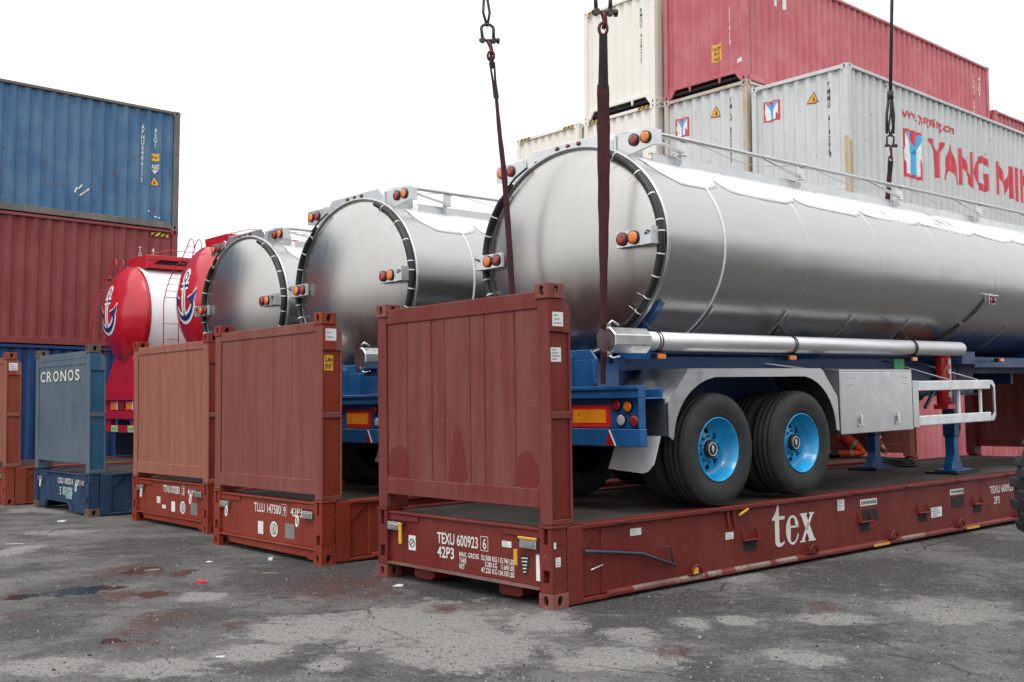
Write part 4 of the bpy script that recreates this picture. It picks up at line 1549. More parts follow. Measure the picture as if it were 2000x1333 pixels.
        lamp("rear_lamp", wo, (s * .875, -.21, 2.475), .062, M_REDLENS)
        lamp("rear_lamp", wo, (s * 1.015, -.21, 2.475), .062, M_AMBER)
        cw = MB(); cw.tube([(s * 1.15, -.215, 2.49), (s * 1.19, -.235, 2.515), (s * 1.22, -.16, 2.51)], .007, 6); cw.build("lamp_wire", M_BLACK, wo)
    # ---- top rails, their brackets and the coaming
    for s in (-1, 1):
        rl = MB()
        p = [Vector((s * .80, TL - .2, 3.54)), Vector((s * .80, .30, 3.54))]
        arc = [Vector((s * (.62 + .18 * cos(a)), .30 - .17 * sin(a), 3.54)) for a in [pi / 2 * k / 6 for k in range(1, 7)]]
        rl.tube(p + arc + [Vector((s * .30, .13, 3.54)), Vector((s * .12, .14, 3.54))], .023, 8)
        ro = rl.build("top_rail", M_STEEL, root)
        for yy in (.78, 2.80, 4.90, 7.0, 9.0):
            bk = MB()
            bk.box((s * .77, yy - .05, 3.40), (s * .795, yy + .05, 3.535))
            bk.box((s * .74, yy - .04, 3.385), (s * .80, yy + .06, 3.40))
            bk.box((s * .72, yy - .015, 3.30), (s * .79, yy + .0, 3.40))
            bk.tube([(s * .80, yy - .72, 3.525), (s * .79, yy - .01, 3.41)], .018, 6)
            bk.tube([(s * .785, yy, 3.49), (s * .785, yy + .12, 3.54)], .008, 5)
            bk.cyl((s * .80, yy + .02, 3.54), (s * .80, yy + .05, 3.54), .027, 8)
            bk.build("rail_bracket", M_ALU2, ro, .002)
        cm = MB()
        zb_ = TZ + TB * sqrt(1 - (.70 / TA) ** 2) - .01
        cm.box((s * .70, .42, zb_), (s * .712, TL - .25, 3.375)); cm.box((s * .66, .42, 3.375), (s * .712, TL - .25, 3.383))
        cm.build("coaming", M_ALU2, root)
        wr = MB(); wr.tube([(s * .81, .3, 3.49)] + [(s * .81, y, 3.475 + .05 * cos((y - .8) * pi / 1.03)) for y in [.8 + .25 * k for k in range(36)]], .005, 4); wr.build("wire", M_STEEL, ro)
    # ---- chassis
    ch = MB(); ch.use(M_DKBLUE)
    for s in (-1, 1):
        ch.box((s * .50 - .008, -.05, .98), (s * .50 + .008, 7.2, 1.46)); ch.box((s * .50 - .07, -.05, .96), (s * .50 + .07, 7.2, .979)); ch.box((s * .50 - .07, -.05, 1.461), (s * .50 + .07, 9.8, 1.48))
        ch.box((s * .50 - .008, 7.2, 1.25), (s * .50 + .008, 9.8, 1.46))
    for yy in (.05, 1.4, 2.8, 4.2, 5.6, 7.0, 8.4): ch.box((-.49, yy, 1.1), (.49, yy + .08, 1.42))
    ch.box((-.95, 6.3, 1.40), (.95, 9.9, 1.445)); ch.box((-.97, 6.3, 1.32), (-.95, 9.9, 1.445)); ch.box((.95, 6.3, 1.32), (.97, 9.9, 1.445))
    ch.box((-1.0, 5.9, 1.36), (1.0, 6.25, 1.52))
    for yy in (.75, 2.1):                                   # axles and springs
        ch.cyl((-.85, yy, .56), (.85, yy, .56), .075, 12)
        for s in (-1, 1): ch.box((s * .46, yy - .5, .68), (s * .54, yy + .5, .76)); ch.box((s * .44, yy - .06, .58), (s * .56, yy + .06, .8)); ch.box((s * .45, yy + .58, .72), (s * .55, yy + .74, 1.0))
    ch.use(M_BLUE)
    ch.box((-.66, -.36, 1.152), (.66, -.33, 1.40)); ch.prism([(-.66, 1.40), (.66, 1.40), (.58, 1.49), (-.58, 1.49)], 1, -.357, -.333)
    for x in (-.655, 0, .63): ch.box((x, -.33, 1.152), (x + .02, -.06, 1.36))
    ch.box((-.60, -.33, 1.10), (.60, -.06, 1.14))
    ch.box((.34, -.375, 1.155), (.36, -.361, 1.44)); ch.box((.64, -.40, 1.18), (.665, -.361, 1.38))
    ch.use(M_DKBLUE); ch.box((.56, -.04, 1.30), (.62, 2.4, 1.43)); ch.box((-.62, -.04, 1.30), (-.56, 2.4, 1.43))
    chs = ch.build("chassis", None, root, .004)
    for yy, m in ((.05, M_BLUE), (2.9, M_DKBLUE), (5.7, M_DKBLUE), (8.6, M_DKBLUE)):
        sd_ = ell_band(radians(-147 if yy < 1 else -125), radians(-33 if yy < 1 else -55), yy, yy + .08, .004, .03)
        sd_.box((-.85, yy + .04, 1.42), (.85, yy + .05, 1.60))
        if yy < 1:
            sd_.box((-.95, yy, 1.40), (-.55, yy + .1, 1.62)); sd_.box((.55, yy, 1.40), (.95, yy + .1, 1.62))
        sd_.build("saddle", m, root)
    cl = MB(); cl.cyl((.21, -.37, 1.435), (.21, -.46, 1.44), .028, 10); cl.cyl((-.21, -.37, 1.435), (-.21, -.46, 1.44), .028, 10); cl.build("number_plate_lamp", M_CHROME, chs)
    # ---- bumper beam with lamps
    bp = MB()
    Y0, Y1 = -.40, -.325
    bp.box((-1.21, Y0 - .012, 1.045), (1.21, Y1, 1.15)); bp.box((-1.21, Y0 - .03, 1.118), (1.21, Y0 - .0121, 1.152))
    bp.box((-1.205, Y0 + .06, .78), (1.205, Y1, 1.044))
    bp.box((1.185, Y0 - .01, .776), (1.21, Y0 + .059, 1.044)); bp.box((-1.21, Y0 - .01, .776), (-1.185, Y0 + .059, 1.044))
    bp.box((-1.215, Y0 - .012, .62), (1.215, Y1, .775))
    for s in (-1, 1):
        bp.box((s * .70, Y1, 1.03), (s * 1.17, -.05, 1.045)); bp.box((s * .70, Y1, 1.09), (s * .74, -.05, 1.12)); bp.box((s * .70, -.075, 1.046), (s * 1.17, -.05, 1.12)); bp.box((s * .55, Y1, .64), (s * .66, -.06, 1.02))
    bo = bp.build("bumper", M_BLUE, root, .005)
    for s in (-1, 1):
        mk = MB(); mk.use(M_MARK_R); mk.box((s * .32, Y0 + .045, .785), (s * .80, Y0 + .0595, .985))
        mk.use(M_MARK_Y); mk.box((s * .34, Y0 + .041, .825), (s * .755, Y0 + .0449, .945)); mk.use(M_BLACK)
        for zz in (.805, .965): mk.disc((s * .42, Y0 + .0405, zz), .008, (0, -1, 0), 8)
        mk.disc((s * .42, Y0 + .0405, .90), .010, (0, -1, 0), 8)
        mk.build("marker_panel", None, bo)
        for x, z, l in ((.885, .985, M_REDLENS), (1.02, .97, M_AMBER), (.94, .85, M_CLEAR), (1.095, .845, M_REDLENS)):
            lamp("tail_lamp", bo, (s * x, Y0 + .06, z), .055, l, depth=.022)
        tr = MB(); tr.use(M_REDLENS)
        tr.prism([(s * .80, .628), (s * .915, .628), (s * .845, .765)], 1, Y0 - .020, Y0 - .0121)
        tr.use(M_WHITE); tr.prism([(s * .845, .765), (s * .853, .765), (s * .925, .628), (s * .915, .628)], 1, Y0 - .022, Y0 - .0125)
        tr.build("reflector", None, bo)
    # ---- wheels, mudguards, flaps
    for s in (-1, 1):
        for yy in (.72, 2.07): make_wheel(root, s * 1.185, yy, .546, s, None)
        fx0, fx1 = s * .52, s * 1.19
        path = [(-.02, .70), (-.02, 1.0), (.28, 1.30), (2.42, 1.30), (2.70, 1.0), (2.72, .64)]
        f = MB()
        for (ya, za), (yb, zb) in zip(path[:-1], path[1:]):
            d = Vector((yb - ya, zb - za)).normalized(); nrm = Vector((d.y, -d.x)) * .012
            f.prism([(ya, za), (yb, zb), (yb + nrm.x, zb + nrm.y), (ya + nrm.x, za + nrm.y)], 0, fx0, fx1 - s * .004)
        # outer lip with rounded arch
        outer = path
        arch = [(.035, .66)]
        for k in range(0, 9):
            a = radians(180 - 82 * k / 8); arch.append((.75 + .70 * cos(a) * 1.0, .66 + .565 * max(0, sin(a))))
        for k in range(0, 9):
            a = radians(98 - 16 - 82 * k / 8 + 0); arch.append((2.03 + .63 * cos(a), .66 + .565 * max(0, sin(a))))
        arch = [(y, z) for y, z in arch]
        X0, X1 = s * 1.187, s * 1.197
        ol = []
        # strip quads between outer polyline and arch by matching parameters
        def resample(pl, n):
            ds = [0]
            for p, q in zip(pl[:-1], pl[1:]): ds.append(ds[-1] + math.dist(p, q))
            r = []
            for k in range(n + 1):
                t = ds[-1] * k / n
                for j in range(len(pl) - 1):
                    if ds[j + 1] >= t - 1e-9:
                        u = (t - ds[j]) / max(1e-9, ds[j + 1] - ds[j]); r.append((pl[j][0] + (pl[j + 1][0] - pl[j][0]) * u, pl[j][1] + (pl[j + 1][1] - pl[j][1]) * u)); break
            return r
        n_ = 60
        a_, b_ = resample(outer, n_), resample(arch, n_)
        for k in range(n_):
            quad = [a_[k], a_[k + 1], b_[k + 1], b_[k]]
            f.prism(quad, 0, X0, X1)
        f.box((fx0, -.045, .986), (fx1 - s * .006, -.033, 1.03))
        fo = f.build("mudguard", M_ALU2, root)
        rp = MB(); rp.box((fx0, -.045, .70), (fx1 - s * .008, -.033, .985)); rp.build("mudguard_panel", plain("panel_dark_grey", (.06, .068, .075), .5, .3), fo)
        fl = MB()
        fl.smooth = False
        pts = [(s * .62, .70), (s * 1.13, .70), (s * 1.09, .45), (s * 1.03, .385), (s * .98, .37), (s * .55, .395)]
        vs = []
        for dy in (0, .012):
            for x, z in pts: vs.append((x, -.05 - (.70 - z) * .22 - dy, z))
        m = len(pts)
        order = [tuple(range(m)), tuple(range(2 * m - 1, m - 1, -1))] + [(k, m + k, m + (k + 1) % m, (k + 1) % m) for k in range(m)]
        fl.mesh(vs, order, False)
        fl.build("mud_flap", M_WHITEAL, root)
        st = MB()
        st.tube([(s * .5, 2.1, 1.40), (s * 1.10, 2.95, 1.245)], .012, 6); st.tube([(s * .5, .2, 1.36), (s * .62, .5, 1.29)], .012, 6)
        st.build("mudguard_stay", M_STEEL, fo)
    # ---- tool box and side guards
    for s in (-1, 1):
        tb = MB()
        tb.box((s * .72, 2.78, .62), (s * 1.165, 4.25, 1.29))
        tb.box((s * 1.166, 2.76, .60), (s * 1.195, 4.26, 1.265)); tb.prism([(s * 1.0, 1.291), (s * 1.195, 1.266), (s * 1.195, 1.285), (s * 1.0, 1.305)], 1, 2.76, 4.26)
        to = tb.build("tool_box", M_ALU2, root, .018, 2)
        for yy in (3.13, 3.90):
            lt = MB(); lt.box((s * 1.195, yy - .04, .665), (s * 1.203, yy + .04, .775)); lt.box((s * 1.203, yy - .02, .69), (s * 1.22, yy + .02, .80)); lt.box((s * 1.203, yy - .045, .68), (s * 1.214, yy + .06, .70))
            lt.build("latch", M_CHROME, to, .003)
        bl = MB()
        for yy in (2.92, 3.0, 4.05, 4.13):
            for zz in (1.13, 1.20): bl.cyl((s * 1.195, yy, zz), (s * 1.201, yy, zz), .010, 8)
        bl.build("bolts", M_STEEL, to)
        sg = MB()
        sg.box((s * 1.165, 4.42, 1.04), (s * 1.195, 6.22, 1.155)); sg.box((s * 1.165, 4.42, .635), (s * 1.195, 6.22, .75))
        so = sg.build("side_guard", M_WHITEAL, root, .01, 2)
        for a, b in ((4.28, 4.415), (6.225, 6.36)):
            ep = MB()
            ep.box((s * 1.160, a, .62), (s * 1.19, b, 1.16)) if a < 5 else ep.prism([(6.225, .635), (6.30, .64), (6.36, .70), (6.36, 1.09), (6.30, 1.15), (6.225, 1.155), (6.225, 1.10), (6.27, 1.09), (6.315, 1.05), (6.315, .74), (6.27, .70), (6.225, .69)], 0, s * 1.168, s * 1.192)
            ep.build("guard_post", M_ALU2, so, .004)
        for yy in (5.45, 6.02):
            ep = MB(); ep.box((s * 1.13, yy, .70), (s * 1.16, yy + .035, 1.10)); ep.build("guard_post", M_WHITEAL, so, .003)
        for yy in (5.2, 5.9):
            ep = MB(); ep.tube([(s * .5, yy - .35, 1.42), (s * 1.16, yy + .05, 1.155)], .011, 6); ep.build("guard_stay", M_STEEL, so)
        # hose tube along the side
        hx, hz = s * 1.08, 1.545
        tu = MB(); tu.smooth = True
        tu.cyl((hx, -.2, hz), (hx, 5.66, hz), .087, 24)
        tu.lathe([(.087, 0), (.083, .03), (.07, .055), (.001, .06)], Matrix.Translation((hx, 5.66, hz)) @ Matrix.Rotation(-pi / 2, 4, 'X'), 24)
        to2 = tu.build("hose_tube", M_TUBE, root)
        oc = MB()
        oct_ = [(hx + .118 * cos(radians(22.5 + 45 * k)), hz + .118 * sin(radians(22.5 + 45 * k))) for k in range(8)]
        oc.prism(oct_, 1, -.66, -.20)
        oc.prism([(x * 1.0 + (x - hx) * .04, z + (z - hz) * .04) for x, z in oct_], 1, -.672, -.655)
        oco = oc.build("tube_cap", M_ALU2, to2, .006)
        for dz in (.115, -.125):
            lk = MB()
            lk.box((hx - .03, -.69, hz + dz - .02), (hx + .03, -.63, hz + dz + .025))
            lk.tube([(hx, -.67, hz + dz), (hx + .05, -.64, hz + dz + (.05 if dz > 0 else -.03)), (hx + .07, -.58, hz + dz * 1.1)], .010, 6)
            lk.build("cap_latch", M_CHROME, oco)
        for yy in (-.06, 2.02, 4.45):
            for d in (0, .035):
                sp_ = MB(); sp_.tube([(hx + .091 * cos(2 * pi * k / 20), yy + d, hz + .091 * sin(2 * pi * k / 20)) for k in range(21)], .007, 5, False)
                if d == 0: sp_.tube([(hx, yy, hz + .09), (hx - s * .12, yy, hz + .20), (hx - s * .2, yy, hz + .1)], .010, 5)
                sp_.build("tube_strap", M_BLACK, to2)
        for yy in (.85, 2.05, 3.3, 4.55, 5.85, 7.1):
            ar = ell_band(radians(-90 + s * 32) if s > 0 else radians(-122), radians(-34) if s > 0 else radians(-146), yy, yy + .02, .004, .022, 8)
            ar.build("support_arm", M_ALU2, root)
        for yy in (-.02, 2.0, 4.45, 6.7):
            ml = MB(); ml.use(M_BLACK); ml.box((s * 1.06, yy - .06, 1.385), (s * 1.125, yy + .06, 1.435)); ml.use(M_AMBER); ml.box((s * 1.1251, yy - .05, 1.39), (s * 1.15, yy + .05, 1.43))
            if yy > 6: ml.use(M_STEEL); ml.cyl((s * 1.0, yy, 1.41), (s * 1.06, yy, 1.41), .02, 6)
            ml.build("side_marker", None, root, .004)
        # lamp on the tank's flank
        lb = MB(); lb.box((s * 1.195, 6.15, 2.12), (s * 1.21, 6.42, 2.25)); lb.box((s * 1.21, 6.15, 2.22), (s * 1.26, 6.42, 2.235)); lb.box((s * 1.21, 6.15, 2.12), (s * 1.26, 6.165, 2.22))
        lo = lb.build("side_lamp_bracket", M_ALU2, root, .003)
        for yy in (6.24, 6.35): lamp("side_lamp", lo, (s * 1.21, yy, 2.17), .042, M_REDLENS, (s, 0, 0), .03)
        ca = MB(); ca.tube([ell(radians(-14) if s > 0 else radians(194), 6.2, 1, .012), ell(radians(-25) if s > 0 else radians(205), 6.05, 1, .02), ell(radians(-40) if s > 0 else radians(220), 5.8, 1, .02), ell(radians(-55) if s > 0 else radians(235), 5.5, 1, .02)], .014, 6)
        ca.build("lamp_wire", M_BLACK, lo)
        # landing legs
        lx, ly = .57, 6.40
        lg = MB(); lg.use(M_DKBLUE)
        lg.box((s * (lx - .08), ly - .08, .42), (s * (lx + .08), ly + .08, 1.46)); lg.use(M_BLUE); lg.box((s * (lx - .065), ly - .065, .06), (s * (lx + .065), ly + .065, .419))
        lg.prism([(ly - .15, .0), (ly + .15, .0), (ly + .07, .18), (ly - .07, .18)], 0, s * (lx - .06), s * (lx + .06))
        lg.use(M_DKBLUE); lg.box((s * (lx + .08), ly - .09, .5), (s * (lx + .09), ly - .07, 1.45)); lg.box((s * (lx + .08), ly + .07, .5), (s * (lx + .09), ly + .09, 1.45))
        lgo = lg.build("landing_leg", None, root, .005)
        ft = MB(); ft.box((s * (lx - .15), ly - .22, -.025), (s * (lx + .15), ly + .22, -.001)); ft.build("foot_plate", M_BLUE, lgo, .004)
        br = MB(); br.box((s * (lx - .02), ly - .65, .80), (s * (lx + .01), ly, .84), Matrix.Translation((0, ly - .65, .8)) @ Matrix.Rotation(.7, 4, 'X') @ Matrix.Translation((0, -ly + .65, -.8))); br.build("leg_brace", M_DKBLUE, lgo)
        dn = MB(); dn.box((s * (lx - .22), ly - .32, -.062), (s * (lx + .22), ly + .30, -.026)); dn.build("foot_pad", M_BLACK, lgo)
    # ---- red extinguisher tube, air tanks, tags
    ex = MB(); ex.cyl((.84, 5.72, .86), (.84, 5.72, 1.44), .095, 20); ex.cyl((.84, 5.72, 1.44), (.84, 5.72, 1.50), .085, 20); ex.box((.74, 5.62, .80), (.93, 5.83, .858))
    exo = ex.build("extinguisher_tube", plain("extinguisher_red", (.55, .02, .02), .35, coat=.3), root, .003)
    lb = MB(); lb.tube([(.935, 5.70, z) for z in (.90, 1.40)], .006, 4)
    for z in (.95, 1.08, 1.24, 1.36): lb.box((.925, 5.66, z), (.938, 5.72, z + .06))
    lb.build("extinguisher_label", M_STICK, exo)
    at_ = MB()
    for yy in (4.5, ): at_.cyl((.55, yy, 1.02), (.55, yy + 1.05, 1.02), .125, 18)
    at_.cyl((-.55, 3.0, 1.0), (-.55, 4.2, 1.0), .125, 18)
    at_.build("air_tank", M_BLACK, root)
    gt = MB(); gt.box((.96, 4.28, 1.30), (.98, 4.50, 1.42)); gt.box((.98, 4.36, 1.34), (.985, 4.46, 1.37)); gt.build("green_tag", M_GREEN, root, .006)
    pl = MB()
    for k in range(3): pl.text(["123 LTS", "OIL 80", "TYPE B"][k], (.972, 6.40, 1.405 - .03 * k), YR, (0, 0, 1), .022, .12)
    return root


T0 = make_tanker()
LBL = ["nearest steel tanker trailer on the dark red flat rack, with slings hanging by its rear",
       "middle steel tanker trailer behind the end wall with the yellow height label",
       "farthest steel tanker trailer, behind the plain salmon end wall"]
for k, L0 in enumerate((1.49, 1.24, 1.20)):
    o = T0 if k == 0 else copy_tree(T0)
    dz = .62 if k == 0 else (.595 if k == 1 else .612)
    o.matrix_world = frame_mat(k) @ Matrix.Translation((-1.22, L0, dz)) @ Matrix.Rotation(radians(.55), 4, 'X')
    o['label'] = LBL[k]
# ------------------------------------------------------------------ red and white silo tankers
SR, SZ = .95, 2.80


def dome_y(x, z):
    r2 = (x * x + (z - SZ) ** 2) / SR ** 2
    return -.34 * (1 - min(1, r2)) - .05 * (1 - min(1, r2) ** 5)


def make_silo():
    root = empty("silo_tanker", (0, 0, 0), (0, 0, 0), "x", "tanker trailer", "red and white silo tankers")
    h = MB(); h.smooth = True
    n = 72; vs, fs = [], []
    rr = [1 - k / 22 for k in range(22)] + [.001]
    for r in rr:
        for k in range(n):
            a = 2 * pi * k / n
            x, z = SR * r * cos(a), SZ + SR * r * sin(a)
            vs.append((x, dome_y(x, z), z))
    for j in range(len(rr) - 1):
        for k in range(n): fs.append((j * n + k, j * n + (k + 1) % n, (j + 1) * n + (k + 1) % n, (j + 1) * n + k))
    h.mesh(vs, fs, True)
    h.cyl((0, 0, SZ), (0, .10, SZ), SR + .004, n)
    head = h.build("vessel_head", M_REDP, root)
    b = MB(); b.cyl((0, .101, SZ), (0, 8.2, SZ), SR, n); b.build("vessel", M_WHITEP, root)
    # emblem: an anchor wrapped onto the dome
    em = MB()

    def pt(x, z, lift):
        x, z = x * .72, SZ + (z - SZ) * .76
        return (x, dome_y(x, z) - lift, z)

    def strip(line, w, m, lift, taper=None):
        em.use(m)
        pts = []
        for (x0, z0), (x1, z1) in zip(line[:-1], line[1:]):
            for k in range(4): pts.append((x0 + (x1 - x0) * k / 4, z0 + (z1 - z0) * k / 4))
        pts.append(line[-1])
        L, Rr = [], []
        for k, (x, z) in enumerate(pts):
            x0, z0 = pts[max(0, k - 1)]; x1, z1 = pts[min(len(pts) - 1, k + 1)]
            d = Vector((x1 - x0, z1 - z0)).normalized()
            ww = w * (1 if not taper else 1 + (taper - 1) * k / (len(pts) - 1))
            L.append((x - d.y * ww, z + d.x * ww)); Rr.append((x + d.y * ww, z - d.x * ww))
        for k in range(len(pts) - 1):
            em.face([pt(*L[k], lift), pt(*Rr[k], lift), pt(*Rr[k + 1], lift), pt(*L[k + 1], lift)])
    z0 = SZ + .05
    ringp = [(.085 * cos(2 * pi * k / 12), z0 + .50 + .10 * sin(2 * pi * k / 12)) for k in range(13)]
    for m, lift, g in ((M_WHITE, .006, .050), (M_NAVY, .010, -.004)):
        strip(ringp, (.035 if g > 0 else .022) + g, m, lift)
        strip([(0, z0 + .42), (0, z0 - .42)], (.045 if g > 0 else .034) + g, m, lift)
        strip([(-.19, z0 + .28), (.19, z0 + .28)], .035 + g, m, lift)
        for s in (-1, 1):
            arc = [(s * (.0 + .43 * sin(a)), z0 - .02 - .44 * cos(a)) for a in [radians(80) * k / 8 for k in range(9)]]
            strip(arc, (.085 if g > 0 else .062) + g, m, lift, .55)
            strip([(s * .30, z0 - .10), (s * .44, z0 + .02), (s * .53, z0 + .17 + g)], .115 + g * .8, m, lift, .05)
    em.use(M_WHITE)
    strip([(0, z0 + .36), (0, z0 - .30)], .026, M_WHITE, .014)
    em.build("anchor_emblem", None, head)
    # walkway on top
    w = MB(); w.use(M_REDP)
    w.box((-.28, .2, SZ + .90), (.55, 7.8, SZ + .97)); w.box((-.30, .15, SZ + 1.06), (.57, 7.85, SZ + 1.14))
    w.prism([(.15, SZ + .88), (.45, SZ + 1.06), (.15, SZ + 1.06)], 0, -.28, .55)
    w.use(M_SHADOW); w.box((-.25, .3, SZ + .971), (.51, 7.7, SZ + 1.059))
    w.build("walkway", None, root, .005)
    for x in (-.28, .55):
        rl = MB(); rl.tube([(x, .2, SZ + 1.14), (x, .6, SZ + 1.26), (x, 7.5, SZ + 1.26), (x, 7.8, SZ + 1.14)], .008, 6)
        rl.build("hand_rail", M_REDP, root)
    # ladder up the left of the head with hoops over the top
    ld = MB()
    R2 = SR * .82
    rails = []
    for yy in (-.40, -.12):
        p = [Vector((-R2, yy, .95)), Vector((-R2, yy, SZ))]
        p += [Vector((R2 * cos(radians(180 - a)), yy * (1 - .5 * a / 90), SZ + R2 * sin(radians(180 - a)))) for a in range(8, 72, 8)]
        p = [Vector((q.x * (1 + .05 * max(0, min(1, (q.z - SZ) / SR))), q.y, SZ + (q.z - SZ) * 1.08 if q.z > SZ else q.z)) for q in p]
        p += [Vector((-.26, yy * .5, SZ + .98))]
        e = p[-1]
        p += [e + Vector((.08, 0, .09)), e + Vector((.16, 0, .12)), e + Vector((.23, .0, .08)), e + Vector((.27, 0, .0)), e + Vector((.28, 0, -.08))]
        ld.tube(p, .009, 6); rails.append(p)
    A, B_ = rails
    for z in [1.05 + .28 * k for k in range(6)]: ld.tube([(-R2, -.40, z), (-R2, -.12, z)], .006, 5)
    for k in range(2, len(A) - 5, 1): ld.tube([A[k], B_[k]], .006, 5)
    ld.build("ladder", M_REDP, root)
    lb = MB(); lb.use(M_BLACK); lb.cyl((-.70, -.12, SZ + .76), (-.70, -.05, SZ + .76), .04, 12); lb.use(M_REDLENS); lb.cyl((-.70, -.14, SZ + .76), (-.70, -.121, SZ + .76), .034, 12)
    lb.build("marker_lamp", None, root)
    # skirt, chassis and bumper
    sk = MB()
    sk.prism([(-1.05, 1.28), (1.05, 1.28), (.42, 2.02), (-.42, 2.02)], 1, -.05, .6)
    sk.box((-.5, .2, .75), (.5, 8.4, 1.27))
    sk.build("skirt", M_REDP, root, .01)
    bp = MB()
    bp.box((-1.22, -.16, 1.14), (1.22, .1, 1.27)); bp.box((-1.20, -.08, .93), (1.20, .1, 1.139)); bp.box((-1.22, -.16, .78), (1.22, .1, .929)); bp.box((-1.2, -.12, .52), (1.2, .0, .66)); bp.box((-.9, -.1, .66), (-.5, 0, .78)); bp.box((.5, -.1, .66), (.9, 0, .78))
    bo = bp.build("bumper", M_REDP, root, .006)
    for x0 in (-.46, .30):
        lamp_ = MB(); lamp_.use(M_AMBER); lamp_.box((x0, -.115, .96), (x0 + .28, -.0801, 1.11)); lamp_.use(M_WHITE); lamp_.box((x0 + .29, -.115, .95), (x0 + .33, -.0801, 1.13)); lamp_.use(M_REDLENS); lamp_.box((x0 + .34, -.115, .96), (x0 + .62, -.0801, 1.11))
        lamp_.build("tail_lamp", None, bo)
    for xc in (-.40, .42):
        cv = MB(); cv.use(plain("chevron_green", (.42, .85, .36), .5)); cv.box((xc, -.128, .53), (xc + .30, -.1201, .65)); cv.use(M_TEXTBLK)
        for k in range(3):
            x0 = xc + .03 + .085 * k
            cv.face([(x0, -.130, .55), (x0 + .03, -.130, .55), (x0 + .065, -.130, .59), (x0 + .03, -.130, .63), (x0, -.130, .63), (x0 + .035, -.130, .59)])
        cv.build("chevron_plate", None, bo)
    tyre_shade = MB(); tyre_shade.box((-1.15, .25, .05), (1.15, .28, .60)); tyre_shade.build("mud_flap", M_BLACK, root)  # wide black sheet standing in for the tyre shadows below the bumper
    for s in (-1, 1):
        for yy in (1.4, 2.7): make_wheel(root, s * 1.18, yy, .533, s, None)
        fl = MB(); fl.box((s * .6, .3, .25), (s * 1.15, .32, .9)); fl.build("mud_flap", M_BLACK, root)
    lg = MB()
    for s in (-1, 1):
        lg.box((s * .6, 6.4, .04), (s * .74, 6.54, 1.2)); lg.box((s * .5, 6.3, .003), (s * .84, 6.64, .04))
    lg.build("landing_leg", M_REDP, root, .004)
    return root


s0 = make_silo()
for k, (fi, lab) in enumerate(((3, "red silo tanker half hidden behind the farthest steel tanker, on the blue flat rack"),
                               (4, "leftmost red and white silo tanker with an anchor emblem, behind the blue end wall"))):
    o = s0 if k == 0 else copy_tree(s0)
    o.matrix_world = frame_mat(fi) @ Matrix.Translation((-1.22 if fi == 3 else -1.33, 2.44 if fi == 3 else 2.60, .655 if fi == 3 else .625))
    o['label'] = lab

# ------------------------------------------------------------------ crane slings
def ribbon(mb, pts, widths, thick, wdir, tw=0.):
    """flat webbing along pts; widths per point, wdir is the flat direction"""
    n = 10
    vs, fs = [], []
    for i, (p, w) in enumerate(zip(pts, widths)):
        d = (pts[min(i + 1, len(pts) - 1)] - pts[max(i - 1, 0)]).normalized()
        u = (wdir - d * wdir.dot(d)).normalized(); v = d.cross(u)
        for k in range(n):
            a = 2 * pi * k / n
            vs.append(p + u * (w / 2 * cos(a)) + v * (thick * sin(a)))
    m = len(pts)
    for i in range(m - 1):
        for k in range(n): fs.append((i * n + k, i * n + (k + 1) % n, (i + 1) * n + (k + 1) % n, (i + 1) * n + k))
    mb.mesh(vs, fs, True)


def lerp_path(keys, n):
    pts, ws = [], []
    for (p, w), (q, w2) in zip(keys[:-1], keys[1:]):
        for k in range(n):
            t = k / n; pts.append(Vector(p).lerp(Vector(q), t)); ws.append(w + (w2 - w) * t)
    pts.append(Vector(keys[-1][0])); ws.append(keys[-1][1])
    return pts, ws


def shackle(mb, c, d, side, s=1.):
    """bow shackle: open end down, bolt across"""
    c, d, side = Vector(c), Vector(d).normalized(), Vector(side).normalized()
    pts = []
    for k in range(11):
        a = radians(-20 + 220 * k / 10)
        pts.append(c + side * (.058 * s * cos(a)) + d * (.05 * s * sin(a) + .05 * s))
    pts = [c + side * .052 * s - d * .04 * s] + pts + [c - side * .052 * s - d * .04 * s]
    mb.tube(pts, .015 * s, 8)
    for q in (1, -1): mb.cyl(c + side * (.052 * s * q) - d * .055 * s - d.cross(side) * .02 * s, c + side * (.052 * s * q) - d * .055 * s + d.cross(side) * .02 * s, .026 * s, 10)
    mb.cyl(c + side * .105 * s - d * .055 * s, c - side * .085 * s - d * .055 * s, .014 * s, 8)
    mb.cyl(c + side * .105 * s - d * .055 * s, c + side * .080 * s - d * .055 * s, .028 * s, 6)


VIEW_X = Vector((1, 0, 0))
RIGHT_FLAT = UV


